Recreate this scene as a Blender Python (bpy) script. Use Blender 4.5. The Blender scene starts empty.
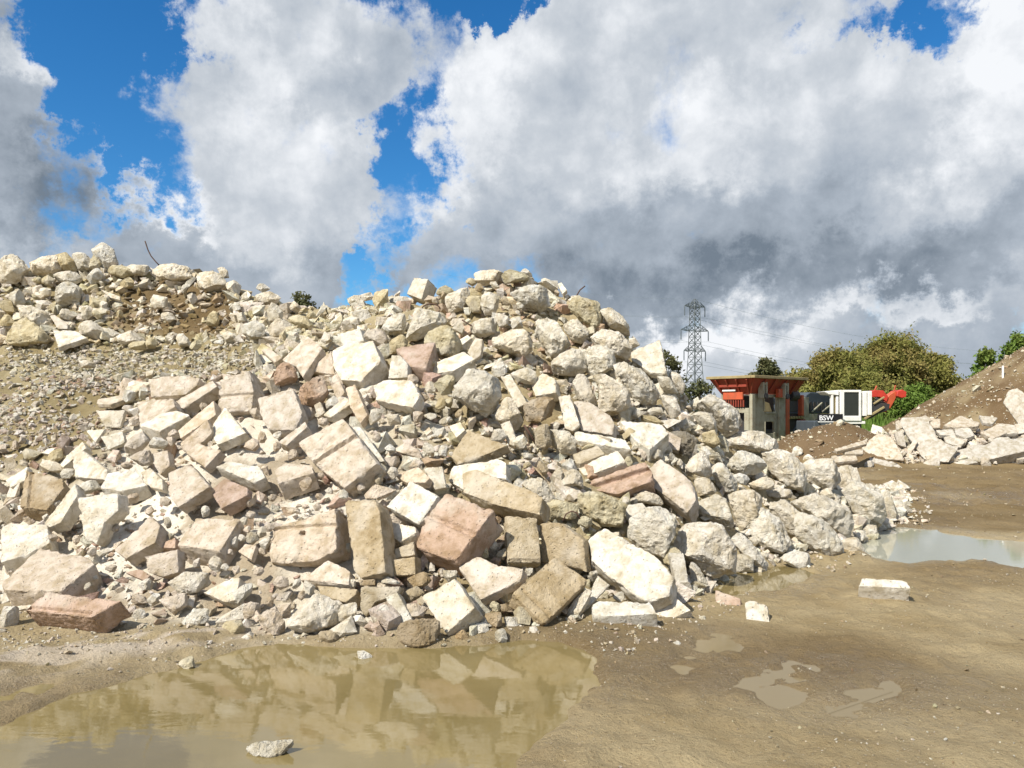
import bpy, bmesh, math, random
import numpy as np
from mathutils import Vector, Matrix, noise as mnoise

# ------------------------------------------------------------------ basics
F, CU, HV, CAMZ = 770.0, 512.0, 410.0, 1.6      # lens in pixels, image centre, horizon row, eye height
scene = bpy.context.scene
COL = scene.collection
rnd = random.Random(11)
rng = np.random.default_rng(5)

def link(o, parent=None):
    COL.objects.link(o)
    if parent: o.parent = parent
    return o

def tag(o, label=None, cat=None, group=None, kind=None):
    if label: o['label'] = label
    if cat: o['category'] = cat
    if group: o['group'] = group
    if kind: o['kind'] = kind
    return o

def mesh_obj(name, V, Fc, mat, parent=None, smooth=False, loc=None, sharp=None):
    me = bpy.data.meshes.new(name)
    me.from_pydata([tuple(v) for v in V], [], [tuple(f) for f in Fc])
    if smooth:
        me.shade_smooth()
        if sharp: me.set_sharp_from_angle(angle=math.radians(sharp))
    if mat: me.materials.append(mat)
    o = bpy.data.objects.new(name, me)
    if loc is not None: o.location = loc
    return link(o, parent)

def empty(name, loc, rz=0.0):
    o = bpy.data.objects.new(name, None)
    o.location = loc; o.rotation_euler = (0, 0, rz); o.empty_display_size = .2
    return link(o)

def at(u, v, D):
    return Vector(((u-CU)/F*D, D, CAMZ-(v-HV)/F*D))

# ------------------------------------------------------------------ vector noise (numpy)
def _h(ix, iy, iz, s):
    n = (ix*374761393 + iy*668265263 + iz*2147483647 + s*974634777) & 0xffffffff
    n = ((n ^ (n >> 13))*1274126177) & 0xffffffff
    n = ((n ^ (n >> 16))*2246822519) & 0xffffffff
    return ((n ^ (n >> 15)) & 0xffffff)/float(0xffffff)*2-1

def vnoise(P, s=0):
    P = np.asarray(P, float)
    i = np.floor(P).astype(np.int64); f = P-i
    f = f*f*(3-2*f)
    r = 0
    for dx in (0, 1):
        wx = f[:, 0] if dx else 1-f[:, 0]
        for dy in (0, 1):
            wy = f[:, 1] if dy else 1-f[:, 1]
            for dz in (0, 1):
                wz = f[:, 2] if dz else 1-f[:, 2]
                r = r + wx*wy*wz*_h(i[:, 0]+dx, i[:, 1]+dy, i[:, 2]+dz, s)
    return r

def fbm(P, s=0, o=4, g=.5):
    r = 0; a = 1.0; P = np.asarray(P, float)
    for k in range(o):
        r = r + a*vnoise(P, s+k*17); P = P*2.03+11.7; a *= g
    return r

def p3(x, y, z=0.0):
    return np.stack([np.ravel(x), np.ravel(y), np.full(np.size(x), z)], 1)

def sstep(a, b, x):
    t = np.clip((x-a)/(b-a), 0, 1); return t*t*(3-2*t)

# ------------------------------------------------------------------ terrain height
# one profile per bearing: foot distance, then (distance, row) nodes up to the crest
PROF = {
 -420: (7.2, (8.6,530),(9.6,470),(11.6,385),(13.4,340),(15.2,262)),
 -150: (6.8, (8.0,530),(9.0,470),(11.2,385),(13.0,343),(15,250)),
 0:   (6.3, (7.3,540),(8.5,470),(10.8,385),(12.7,348),(14.4,257)),
 60:  (5.6, (6.8,545),(8.1,470),(10.4,385),(12.5,348),(14.4,255)),
 110: (5.5, (6.5,550),(7.8,470),(10.0,388),(12.4,348),(14.3,262)),
 200: (5.5, (6.5,530),(7.6,455),(9.2,385),(12.0,345),(14.0,270)),
 250: (5.4, (6.4,530),(7.5,450),(9.0,380),(11.2,338),(13.2,294)),
 300: (5.35,(6.4,530),(7.5,450),(9.0,372),(11.0,330),(12.8,304)),
 400: (5.3, (6.3,530),(7.4,450),(8.6,380),(10,330),(11.5,298)),
 470: (5.35,(6.35,535),(7.4,455),(8.7,380),(10,325),(11.2,285)),
 520: (5.5, (6.4,545),(7.5,462),(8.8,385),(10,325),(11.3,267)),
 570: (5.6, (6.5,552),(7.6,475),(8.9,397),(10,345),(11,289)),
 610: (5.65,(6.5,560),(7.6,485),(8.8,408),(9.7,358),(10.5,318)),
 660: (5.9, (6.8,555),(7.8,490),(8.8,428),(9.5,395),(10.2,365)),
 700: (6.6, (7.4,548),(8.2,495),(9,450),(9.6,425),(10.2,410)),
 740: (7.5, (8.1,540),(8.8,498),(9.4,466),(9.9,446),(10.4,432)),
 800: (8.2, (8.8,535),(9.4,508),(9.9,488),(10.4,473),(10.9,466)),
 860: (9.1, (9.6,526),(10.0,512),(10.4,500),(10.8,492),(11.2,488)),
 888: (10.3,(10.6,523),(10.8,515),(11.0,510),(11.2,507),(11.4,506)),
 915: (11.2,(11.3,519),(11.4,518),(11.5,517),(11.6,516.2),(11.7,515.3)),
}
_us = sorted(PROF)
_PD = []; _PZ = []
for u_ in _us:
    pr = PROF[u_]
    d = [pr[0]-.35, pr[0]]; z = [0.0, .015]
    for (D_, v_) in pr[1:]:
        d.append(D_); z.append(max(CAMZ-(v_-HV)/F*D_, 0.0))
    zc = z[-1]
    back = 9.0 if u_ < 240 else 5.0
    d += [d[-1]+1.3, d[-1]+back]; z += [zc*.84, 0.0]
    if u_ >= 915: z = [0.0]*len(z)
    _PD.append(d); _PZ.append(z)
_PD = np.array(_PD); _PZ = np.array(_PZ); _us = np.array(_us, float)

def heap_z(x, y):
    """x, y flat arrays"""
    y_ = np.maximum(y, .5)
    u = x/y_*F+CU
    k = np.clip(np.searchsorted(_us, u)-1, 0, len(_us)-2)
    t = np.clip((u-_us[k])/(_us[k+1]-_us[k]), 0, 1)
    t = t*t*(3-2*t)
    z = np.zeros_like(x)
    Dk = _PD[k]*(1-t)[:, None]+_PD[k+1]*t[:, None]
    Zk = _PZ[k]*(1-t)[:, None]+_PZ[k+1]*t[:, None]
    for j in range(Dk.shape[1]-1):
        a, b = Dk[:, j], Dk[:, j+1]
        m = (y_ >= a) & (y_ < b)
        s = (y_-a)/(b-a)
        z = np.where(m, Zk[:, j]*(1-s)+Zk[:, j+1]*s, z)
    fade = np.where(y > 3, 1.0, 0.0)*(1-sstep(-420, -1400, u)*0)
    fade = fade*np.clip((u+1500)/700, 0, 1)
    return z*fade

PUDDLES = {  # outlines of the water in the photograph, on level ground
 'main': [(-260,768),(-140,748),(0,730),(60,704),(130,684),(190,668),(240,652),(300,646),(400,648),(470,646),(520,640),(562,640),(584,656),(592,684),(572,704),(540,730),(515,760),(500,800),(470,900),(440,1100),(-900,1100),(-900,800)],
 'far':  [(862,548),(872,535),(896,527),(930,530),(975,536),(1024,543),(1120,552),(1200,566),(1180,590),(1100,586),(1024,568),(975,562),(935,561),(905,563),(880,558)],
 'edge': [(688,577),(735,569),(790,570),(812,574),(800,582),(765,586),(715,590),(690,588)],
 'film': [(757,692),(786,672),(822,665),(842,668),(836,686),(808,699),(775,702)],
 'film2':[(824,706),(846,690),(890,688),(896,692),(870,716),(846,722),(828,716)],
 'film3':[(690,642),(716,636),(728,642),(722,650),(732,662),(712,668),(696,668),(700,656)],
 'rut':  [(934,504),(965,500),(985,505),(965,510),(940,510)],
 'track':[(-60,704),(20,690),(60,684),(40,696),(-20,712),(-90,722)],
}
DEEP = ('main', 'far', 'edge')
def gp(u, v):
    D = CAMZ*F/(v-HV); return ((u-CU)/F*D, D)
PUD = {k: np.array([gp(*p) for p in q]) for k, q in PUDDLES.items()}

def sdf(px, py, poly):
    d = np.full(px.shape, 1e9); inside = np.zeros(px.shape, bool)
    n = len(poly)
    for i in range(n):
        ax, ay = poly[i]; bx, by = poly[(i+1) % n]
        ex, ey = bx-ax, by-ay
        t = np.clip(((px-ax)*ex+(py-ay)*ey)/(ex*ex+ey*ey+1e-12), 0, 1)
        d = np.minimum(d, (px-ax-t*ex)**2+(py-ay-t*ey)**2)
        c = ((ay > py) != (by > py))
        xi = ax+(py-ay)*ex/(ey if abs(ey) > 1e-12 else 1e-12)
        inside ^= c & (px < xi)
    d = np.sqrt(d)
    return np.where(inside, -d, d)

def pud_sdf(x, y, only=None):
    r = np.full(x.shape, 9.0)
    wob = fbm(p3(x*2.2, y*2.2), 3, 4)
    for k, q in PUD.items():
        if only is not None and (k in DEEP) != only: continue
        lo = q.min(0)-1; hi = q.max(0)+1
        m = (x > lo[0]) & (x < hi[0]) & (y > lo[1]) & (y < hi[1])
        if not m.any(): continue
        amp = .10 if k in ('main', 'far') else .17
        s = sdf(x[m], y[m], q)+wob[m]*amp*np.clip(y[m]/6, .6, 1.6)
        r[m] = np.minimum(r[m], s)
    return r

def cone(x, y, cx, cy, rx, ry, h, s=0):
    a = np.arctan2(y-cy, x-cx)
    w = 1+.04*np.sin(3*a+s)+.03*np.sin(7*a+2*s)
    r = np.sqrt(((x-cx)/rx)**2+((y-cy)/ry)**2)*w
    r = np.sqrt(r*r+.012)-.1
    return h*np.clip(1-r, 0, 1)

def terrain(x, y, detail=True):
    x = np.asarray(x, float).ravel(); y = np.asarray(y, float).ravel()
    h = heap_z(x, y)
    on = np.clip(h/.25, 0, 1)
    m = cone(x, y, 10.0, 23.3, 3.3, 2.1, 1.24, 1)                    # brown soil mound
    m = np.maximum(m, cone(x, y, 25.0, 28.4, 10.7, 6.6, 6.9, 2))     # big soil mound
    row = .85*sstep(9.2, 10.8, x)*sstep(20.9, 22.9, y)*(1-sstep(23.2, 25, y))*(1-sstep(26, 30, x))
    m = np.maximum(m, row)
    bank = 1.1*sstep(33, 42, y)*sstep(15.2, 18, x)*(1-sstep(60, 90, y))
    m = np.maximum(m, bank)
    on2 = np.clip(m/.2, 0, 1)
    z = h+m
    if detail:
        z = z+on*(-.15+.10*fbm(p3(x*1.1, y*1.1), 21, 3)+.03*fbm(p3(x*6, y*6), 31, 3))
        z = z+on2*(.10*fbm(p3(x*.9, y*.9), 41, 3)+.03*fbm(p3(x*5, y*5), 51, 3))
        flat = (1-on)*(1-on2)
        d = np.sqrt(x*x+y*y)
        near = 1-sstep(30, 60, d)
        rough = .5+.5*vnoise(p3(x*.35, y*.5), 8)
        fld = .032+.022*fbm(p3(x*1.3, y*1.3), 61, 3)*near+.017*near*(.4+rough)*fbm(p3(x*9, y*9), 71, 3)-.012*near*np.abs(fbm(p3(x*3.3+y, y*2.1), 77, 3))
        # wheel ruts in the mud beyond the heap and the rutted bank in front of it
        rut = np.sin((y*1.0+x*.06+.25*vnoise(p3(x*.4, y*.4), 5))*7.0)
        fld = fld+(.050*rut+.045*fbm(p3(x*3, y*5), 16, 4))*sstep(11.4, 12.8, y)*(1-sstep(19, 21, y))*(x > 3)
        c = (y-5.0)+(x+3.0)*-.62                                           # bank that runs along the puddle
        bk = np.exp(-((c+.25)/.34)**2)*(x < -1.2)*(y > 2)*(y < 6.2)
        fld = fld+.035*bk*(1+.7*fbm(p3(x*5, y*5), 15, 4))
        basin = sstep(.14, -.10, pud_sdf(x, y, True)); film = sstep(.16, -.10, pud_sdf(x, y, False))
        fld = np.maximum(fld, .010)*(1-basin)-.05*basin
        fld = fld+film*(1-basin)*(-.034+.024*fbm(p3(x*3.5, y*5), 83, 4)+.014*fbm(p3(x*14, y*16), 79, 3))
        z = z+flat*fld
    return z
# ------------------------------------------------------------------ materials
class NT:
    def __init__(s, nt): s.nt = nt; s.nt.nodes.clear()
    def n(s, t, **kw):
        x = s.nt.nodes.new(t)
        ins = kw.pop('ins', {})
        for k, v in kw.items(): setattr(x, k, v)
        for k, v in ins.items():
            if hasattr(v, 'is_linked') or isinstance(v, bpy.types.NodeSocket): s.nt.links.new(v, x.inputs[k])
            else: x.inputs[k].default_value = v
        return x
    def link(s, a, b): s.nt.links.new(a, b)
    def math(s, op, a, b=None, c=None, clamp=False):
        x = s.nt.nodes.new('ShaderNodeMath'); x.operation = op; x.use_clamp = clamp
        for i, v in enumerate((a, b, c)):
            if v is None: continue
            if isinstance(v, bpy.types.NodeSocket): s.nt.links.new(v, x.inputs[i])
            else: x.inputs[i].default_value = v
        return x.outputs[0]
    def ramp(s, f, a, b, lo=0.0, hi=1.0):
        x = s.nt.nodes.new('ShaderNodeMapRange'); x.interpolation_type = 'SMOOTHSTEP'
        s.nt.links.new(f, x.inputs[0])
        for i, v in enumerate((a, b, lo, hi)): x.inputs[i+1].default_value = v
        return x.outputs[0]
    def mix(s, f, a, b, mode='MIX'):
        x = s.nt.nodes.new('ShaderNodeMix'); x.data_type = 'RGBA'; x.blend_type = mode
        for i, v in ((0, f), (6, a), (7, b)):
            if isinstance(v, bpy.types.NodeSocket): s.nt.links.new(v, x.inputs[i])
            elif i == 0: x.inputs[0].default_value = v
            else: x.inputs[i].default_value = tuple(v)+((1,) if len(v) == 3 else ())
        return x.outputs[2]
    def noise(s, vec, scale, detail=4, rough=.55, dist=0):
        x = s.n('ShaderNodeTexNoise', ins={'Scale': scale, 'Detail': detail, 'Roughness': rough, 'Distortion': dist})
        s.link(vec, x.inputs['Vector']); return x.outputs['Fac']
    def out(s, base, rough=.9, bump=None, bdist=.02, bstr=1.0, spec=.3, metal=0.0, **extra):
        p = s.nt.nodes.new('ShaderNodeBsdfPrincipled')
        for k, v in (('Base Color', base), ('Roughness', rough), ('Specular IOR Level', spec), ('Metallic', metal)):
            if isinstance(v, bpy.types.NodeSocket): s.link(v, p.inputs[k])
            else: p.inputs[k].default_value = (tuple(v)+(1,)) if isinstance(v, (tuple, list)) and len(v) == 3 else v
        for k, v in extra.items():
            k = k.replace('_', ' ')
            if isinstance(v, bpy.types.NodeSocket): s.link(v, p.inputs[k])
            else: p.inputs[k].default_value = v
        if bump is not None:
            b = s.n('ShaderNodeBump', ins={'Strength': bstr, 'Distance': bdist})
            s.link(bump, b.inputs['Height']); s.link(b.outputs[0], p.inputs['Normal'])
        o = s.nt.nodes.new('ShaderNodeOutputMaterial'); s.link(p.outputs[0], o.inputs[0])
        return p

def new_mat(name):
    m = bpy.data.materials.new(name); m.use_nodes = True
    return m, NT(m.node_tree)

def stone_mat(name, from_attr=False, rough_k=1.0, dust=(.70, .64, .54), dirt=(.27, .20, .10), dirtk=1.0, smoothish=False):
    m, t = new_mat(name)
    tc = t.n('ShaderNodeTexCoord'); oi = t.n('ShaderNodeObjectInfo')
    if from_attr:
        at_ = t.n('ShaderNodeAttribute', attribute_name='tint'); base = at_.outputs['Color']; vec = tc.outputs['Object']
    else:
        base = oi.outputs['Color']
        mp = t.n('ShaderNodeVectorMath', operation='ADD'); t.link(tc.outputs['Object'], mp.inputs[0])
        cx = t.n('ShaderNodeCombineXYZ'); r = t.math('MULTIPLY', oi.outputs['Random'], 37.0)
        for i in range(3): t.link(r, cx.inputs[i])
        t.link(cx.outputs[0], mp.inputs[1]); vec = mp.outputs[0]
    n1 = t.noise(vec, 2.2, 5, .6); n2 = t.noise(vec, 9, 6, .65, .3); n3 = t.noise(vec, 42, 5, .7); n4 = t.noise(vec, 150, 3, .7)
    c = t.mix(t.ramp(n2, .35, .68), t.mix(1.0, base, (1.10, 1.09, 1.08), 'MULTIPLY'), t.mix(1.0, base, (.74, .68, .56), 'MULTIPLY'))
    c = t.mix(t.math('MULTIPLY', t.ramp(n1, .52, .68), .45), c, dust)                      # pale dust
    c = t.mix(t.math('MULTIPLY', t.ramp(n2, .60, .74), .42*dirtk), c, dirt)                # earth stains
    sp = t.ramp(n3, .60, .70); c = t.mix(t.math('MULTIPLY', sp, .42), c, (.16, .13, .09))   # specks and pits
    sl = t.ramp(n4, .62, .72); c = t.mix(t.math('MULTIPLY', sl, .35), c, (.75, .72, .66))
    h = t.math('ADD', t.math('MULTIPLY', n2, 1.0 if not smoothish else .35), t.math('MULTIPLY', n3, .5 if not smoothish else .25))
    h = t.math('ADD', h, t.math('MULTIPLY', n4, .18))
    vo = t.n('ShaderNodeTexVoronoi', feature='F1', ins={'Scale': 26.0}); t.link(vec, vo.inputs['Vector'])
    h = t.math('SUBTRACT', h, t.math('MULTIPLY', t.ramp(vo.outputs['Distance'], .22, .05), .22))
    t.out(c, .95, h, .075*rough_k, 1.0, .12)
    return m

def plain(name, col, rough=.6, metal=0.0, var=.25, scale=3.0, rust=None, rustk=.5, spec=.4, bump=.004):
    m, t = new_mat(name); tc = t.n('ShaderNodeTexCoord'); v = tc.outputs['Object']
    n1 = t.noise(v, scale, 6, .65); n2 = t.noise(v, scale*7, 4, .7)
    c = t.mix(t.math('MULTIPLY', t.ramp(n1, .35, .7), var*2), col, tuple(x*(1-var*1.6) for x in col))
    if rust: c = t.mix(t.math('MULTIPLY', t.ramp(t.math('ADD', t.math('MULTIPLY', n1, .6), t.math('MULTIPLY', n2, .4)), .50, .62), rustk), c, rust)
    t.out(c, rough, n2, bump, .6, spec, metal)
    return m

def rgb_pixels(v): return tuple(v)

M = {}
M['block'] = stone_mat('dressed_stone', smoothish=True, rough_k=.8, dirtk=.75)
M['rock'] = stone_mat('broken_concrete', rough_k=.75)
M['rubble'] = stone_mat('small_rubble', from_attr=True, rough_k=.6)

def ground_mat():
    m, t = new_mat('mud_ground')
    tc = t.n('ShaderNodeTexCoord'); v = tc.outputs['Object']
    a = t.n('ShaderNodeAttribute', attribute_name='tint'); w = t.n('ShaderNodeAttribute', attribute_name='wet')
    n1 = t.noise(v, 1.1, 6, .6); n2 = t.noise(v, 6, 6, .65, .4); n3 = t.noise(v, 34, 6, .75); n4 = t.noise(v, 120, 3, .7)
    c = t.mix(t.ramp(n1, .35, .7), a.outputs['Color'], t.mix(1.0, a.outputs['Color'], (.74, .70, .62), 'MULTIPLY'))
    c = t.mix(t.math('MULTIPLY', t.ramp(n3, .50, .68), .55), c, t.mix(1.0, a.outputs['Color'], (.50, .44, .36), 'MULTIPLY'))
    vo = t.n('ShaderNodeTexVoronoi', feature='F1', ins={'Scale': 38.0, 'Randomness': 1.0}); t.link(v, vo.inputs['Vector'])
    grit = t.math('MULTIPLY', t.ramp(vo.outputs['Distance'], .20, .14), t.ramp(t.noise(v, 3.1, 3), .46, .60))
    vc = t.n('ShaderNodeSeparateColor'); t.link(vo.outputs['Color'], vc.inputs[0])
    grit = t.math('MULTIPLY', grit, t.ramp(vc.outputs[0], .45, .55))
    c = t.mix(t.math('MULTIPLY', grit, .75), c, (.52, .46, .34))
    c = t.mix(t.math('MULTIPLY', t.ramp(n2, .60, .72), .4), c, (.15, .105, .05))
    wet = t.math('MULTIPLY', w.outputs['Fac'], t.ramp(t.math('ADD', n2, t.math('MULTIPLY', n1, .4)), .55, .80))
    wet = t.math('MAXIMUM', wet, t.math('MULTIPLY', w.outputs['Fac'], .55))
    c = t.mix(t.math('MULTIPLY', wet, .35), c, t.mix(1.0, c, (.62, .56, .45), 'MULTIPLY'))
    rough = t.ramp(wet, 0, 1, .95, .20)
    h = t.math('ADD', t.math('MULTIPLY', n2, .9), t.math('MULTIPLY', n3, .55))
    h = t.math('ADD', h, t.math('MULTIPLY', n4, .15)); h = t.math('ADD', h, t.math('MULTIPLY', grit, .35))
    t.out(c, rough, h, .045, 1.0, t.ramp(wet, 0, 1, .15, .45))
    return m
M['ground'] = ground_mat()

def water_mat(film=False):
    m, t = new_mat('muddy_water')
    tc = t.n('ShaderNodeTexCoord'); v = tc.outputs['Object']
    n1 = t.noise(v, .9, 4, .5); n2 = t.noise(v, 5, 3, .5)
    c = t.mix(t.ramp(n1, .35, .65), (.215, .165, .070), (.170, .130, .052))
    mp = t.n('ShaderNodeMapping', ins={'Scale': (1.0, 2.6, 1.0)}); t.link(v, mp.inputs[0])
    w1 = t.noise(mp.outputs[0], 5.0, 4, .55, .5)
    if film == 2: c = t.mix(.75, c, (.40, .41, .34))  # far puddle: pale sky reflection mixed into the water's base colour
    if film == 1: t.out((.205, .160, .088), .10, w1, .006, .2, .4, IOR=1.24)
    if film == 1: return m
    p = t.out(c, .010, w1, .006, .07, .5, IOR=1.58)
    return m
M['water'] = water_mat(); M['film'] = water_mat(1); M['sky_pale_water'] = water_mat(2)
M['wood_rim'] = plain('weathered_rim', (.34, .27, .13), .8, var=.3)
M['red'] = plain('red_paint', (.27, .045, .024), .55, rust=(.20, .08, .04), rustk=.6)
M['orange'] = plain('orange_paint', (.52, .10, .04), .5, rust=(.28, .11, .05), rustk=.5)
M['brightred'] = plain('bright_red_paint', (.55, .05, .03), .5, var=.3, rust=(.25, .07, .03), rustk=.5)
M['beige'] = plain('dusty_beige_steel', (.36, .34, .245), .75, rust=(.24, .15, .08), rustk=.55)
M['dark'] = plain('dark_steel', (.045, .045, .045), .6, var=.3, rust=(.12, .07, .04), rustk=.5)
M['bluegrey'] = plain('blue_grey_steel', (.07, .085, .10), .5, var=.25)
M['white'] = plain('white_paint', (.78, .77, .72), .45, var=.08, rust=(.45, .38, .27), rustk=.35)
M['glass'] = plain('cab_glass', (.035, .04, .035), .35, var=.2, spec=.25)
M['signblack'] = plain('black_board', (.012, .012, .014), .5, var=.1)
M['lettering'] = plain('white_lettering', (.85, .85, .85), .6, var=.02)
M['galv'] = plain('galvanised_steel', (.12, .135, .14), .55, metal=.3, var=.15, bump=0)
M['cable'] = plain('dark_cable', (.30, .33, .36), .6, var=.1, bump=0)
M['insul'] = plain('grey_insulator', (.16, .18, .20), .4, var=.1, bump=0)
M['rebar'] = plain('rusty_steel', (.10, .055, .035), .8, var=.3)
M['bark'] = plain('bark', (.12, .095, .06), .95, var=.3, bump=.02)

def leaf_mat(name, c1, c2, c3):
    m, t = new_mat(name)
    a = t.n('ShaderNodeAttribute', attribute_name='tint')
    tc = t.n('ShaderNodeTexCoord'); n = t.noise(tc.outputs['Object'], .55, 4, .6)
    sc = t.n('ShaderNodeSeparateColor'); t.link(a.outputs['Color'], sc.inputs[0])
    c = t.mix(sc.outputs[0], c1, c2); c = t.mix(t.math('MULTIPLY', t.ramp(n, .45, .62), .8), c, c3)
    p = t.out(c, .7, None, spec=.25)
    tr = t.n('ShaderNodeBsdfTranslucent'); t.link(c, tr.inputs[0])
    mx = t.n('ShaderNodeMixShader', ins={0: .25}); t.link(p.outputs[0], mx.inputs[1]); t.link(tr.outputs[0], mx.inputs[2])
    o = [x for x in m.node_tree.nodes if x.type == 'OUTPUT_MATERIAL'][0]; t.link(mx.outputs[0], o.inputs[0])
    return m
M['leaf_olive'] = leaf_mat('olive_leaves', (.15, .165, .035), (.26, .245, .065), (.28, .215, .075))
M['leaf_green'] = leaf_mat('green_leaves', (.10, .17, .028), (.19, .28, .05), (.17, .19, .045))
M['leaf_dark'] = leaf_mat('dark_leaves', (.07, .085, .035), (.15, .15, .06), (.17, .155, .07))
M['grass'] = leaf_mat('grass_blades', (.09, .17, .025), (.17, .27, .05), (.20, .24, .07))

# ------------------------------------------------------------------ ground sheet
def axis(lo, hi, step, far_lo, far_hi, g=1.09):
    a = list(np.arange(lo, hi, step))
    s = step; x = a[-1]
    while x < far_hi: s = min(s*g, 60); x += s; a.append(x)
    s = step; x = a[0]; b = []
    while x > far_lo: s = min(s*g, 60); x -= s; b.append(x)
    return np.array(b[::-1]+a)
gx = axis(-4.6, 5.2, .030, -900, 900, 1.022)
gy = axis(3.0, 8.2, .030, -500, 1400, 1.013)
GX, GY = np.meshgrid(gx, gy)
gxf, gyf = GX.ravel(), GY.ravel()
gz = terrain(gxf, gyf)
nx_, ny_ = len(gx), len(gy)
print('ground', nx_, ny_)
def ground_colours(x, y, z):
    h = heap_z(x, y); yy = np.maximum(y, .5); u = x/yy*F+CU; v = HV-(z-CAMZ)/yy*F
    mud = np.array([.385, .305, .175]); mud2 = np.array([.235, .172, .088])
    col = mud[None]+(mud2-mud)[None]*sstep(-.5, .7, fbm(p3(x*.5, y*.8), 91, 3)+.2+1.3*sstep(9.0, 12.5, y)-.45)[:, None]
    def blend(c, m, tgt): return c+(np.array(tgt)[None]-c)*m[:, None]
    on = np.clip(h/.12, 0, 1)
    pinkish = on*(1-sstep(430, 640, u))
    n = .5+.5*fbm(p3(x*1.5, y*1.5), 93, 4)
    col = blend(col, on, (.40, .33, .20))
    dust = on*(1-sstep(360, 470, u))*sstep(-.2, .2, (v-400)/60+(.5-n))
    col = blend(col, dust, (.78, .72, .61))
    col = blend(col, dust*sstep(.62, .8, n)*.7, (.36, .28, .18))
    shelf = on*(1-sstep(250, 330, u))*(1-sstep(375, 415, v+20*(n-.5)))*np.where(u < 130, 1, 1-sstep(368, 385, v))
    lowleft = on*(1-sstep(95, 150, u+ (v-400)*.2))*(1-sstep(455, 500, v))
    col = blend(col, np.clip(shelf+lowleft, 0, 1), (.30, .245, .135))
    col = blend(col, np.clip(shelf+lowleft, 0, 1)*sstep(.5, .8, n)*.7, (.40, .34, .21))
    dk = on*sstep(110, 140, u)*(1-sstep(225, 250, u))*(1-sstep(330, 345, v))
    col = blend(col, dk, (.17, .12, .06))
    mound = sstep(.06, .3, terrain(x, y, False)-h)
    col = blend(col, mound, (.17, .115, .062))
    col = blend(col, mound*sstep(.40, .75, n)*.8*sstep(10, 14, x), (.31, .245, .145))
    # pale dried slurry on the bank at the foot of the heap
    c_ = (y-5.0)+(x+3.0)*-.62
    sl = np.exp(-((c_+.15)/.30)**2)*(x < -1.0)*(y > 2)*(y < 6.2)*(1-on)
    col = blend(col, np.clip(sl*1.5*sstep(-.15, .35, fbm(p3(x*2+y, (y-x*.6)*6), 95, 4)+.15), 0, .9), (.58, .50, .40))
    gr = sstep(26, 30, y)*sstep(12.0, 13.2, x)*(1-mound)+sstep(30, 33, y)*mound*(1-sstep(14, 18, x))
    col = blend(col, np.clip(gr, 0, 1), (.12, .19, .04))
    return col, on, mound, gr
gc, g_on, g_mound, g_gr = ground_colours(gxf, gyf, gz)
gs = pud_sdf(gxf, gyf)
wet = (1-g_on)*(1-g_mound)*(1-np.clip(g_gr, 0, 1))*np.clip(.35+.65*sstep(.6, .05, gs)+.5*fbm(p3(gxf*.7, gyf*.9), 97, 3), 0, 1)
me = bpy.data.meshes.new('ground')
idx = np.arange(nx_*ny_).reshape(ny_, nx_)
quads = np.stack([idx[:-1, :-1], idx[:-1, 1:], idx[1:, 1:], idx[1:, :-1]], -1).reshape(-1, 4)
me.vertices.add(nx_*ny_); me.vertices.foreach_set('co', np.stack([gxf, gyf, gz], 1).ravel())
me.loops.add(quads.size); me.loops.foreach_set('vertex_index', quads.ravel())
me.polygons.add(len(quads)); me.polygons.foreach_set('loop_start', np.arange(len(quads))*4)
me.update(calc_edges=True); me.shade_smooth()
ca = me.color_attributes.new('tint', 'FLOAT_COLOR', 'POINT')
ca.data.foreach_set('color', np.concatenate([gc, np.ones((len(gc), 1))], 1).ravel())
wa = me.attributes.new('wet', 'FLOAT', 'POINT'); wa.data.foreach_set('value', wet)
me.materials.append(M['ground'])
g_ob = bpy.data.objects.new('ground', me); link(g_ob); tag(g_ob, kind='structure')

for k, q in PUD.items():   # still water: one sheet per puddle, lapping under the mud around it
    c = q.mean(0); s = .45 if k in ('main', 'far') else .3
    d = q-c; L = np.linalg.norm(d, axis=1, keepdims=True); q2 = c+d*(1+s/L)
    q2[:, 1] = np.maximum(q2[:, 1], 1.0)
    V = [(p[0], p[1], (0 if k in DEEP else .007)-.0015*list(PUD).index(k)) for p in q2]
    o = mesh_obj('puddle', V, [range(len(V))[::1]], M['sky_pale_water'] if k == 'far' else M['water'] if k in DEEP else M['film']); tag(o, kind='structure')
    if o.data.polygons[0].normal.z < 0: o.data.flip_normals()
# ------------------------------------------------------------------ stones
OFF = dict(A=(0,230), B=(200,230), C=(400,230), D=(0,370), E=(200,370), F=(400,370), G=(600,300), H=(0,500), I=(200,500), J=(400,500), K=(600,440), L=(768,400))
PAL = dict(w=(.70,.66,.575), c=(.67,.62,.515), p=(.61,.53,.435), q=(.50,.365,.275), t=(.49,.41,.285), g=(.66,.62,.53), y=(.56,.495,.335), b=(.38,.295,.185), d=(.26,.25,.22), s=(.52,.47,.395))
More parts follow.
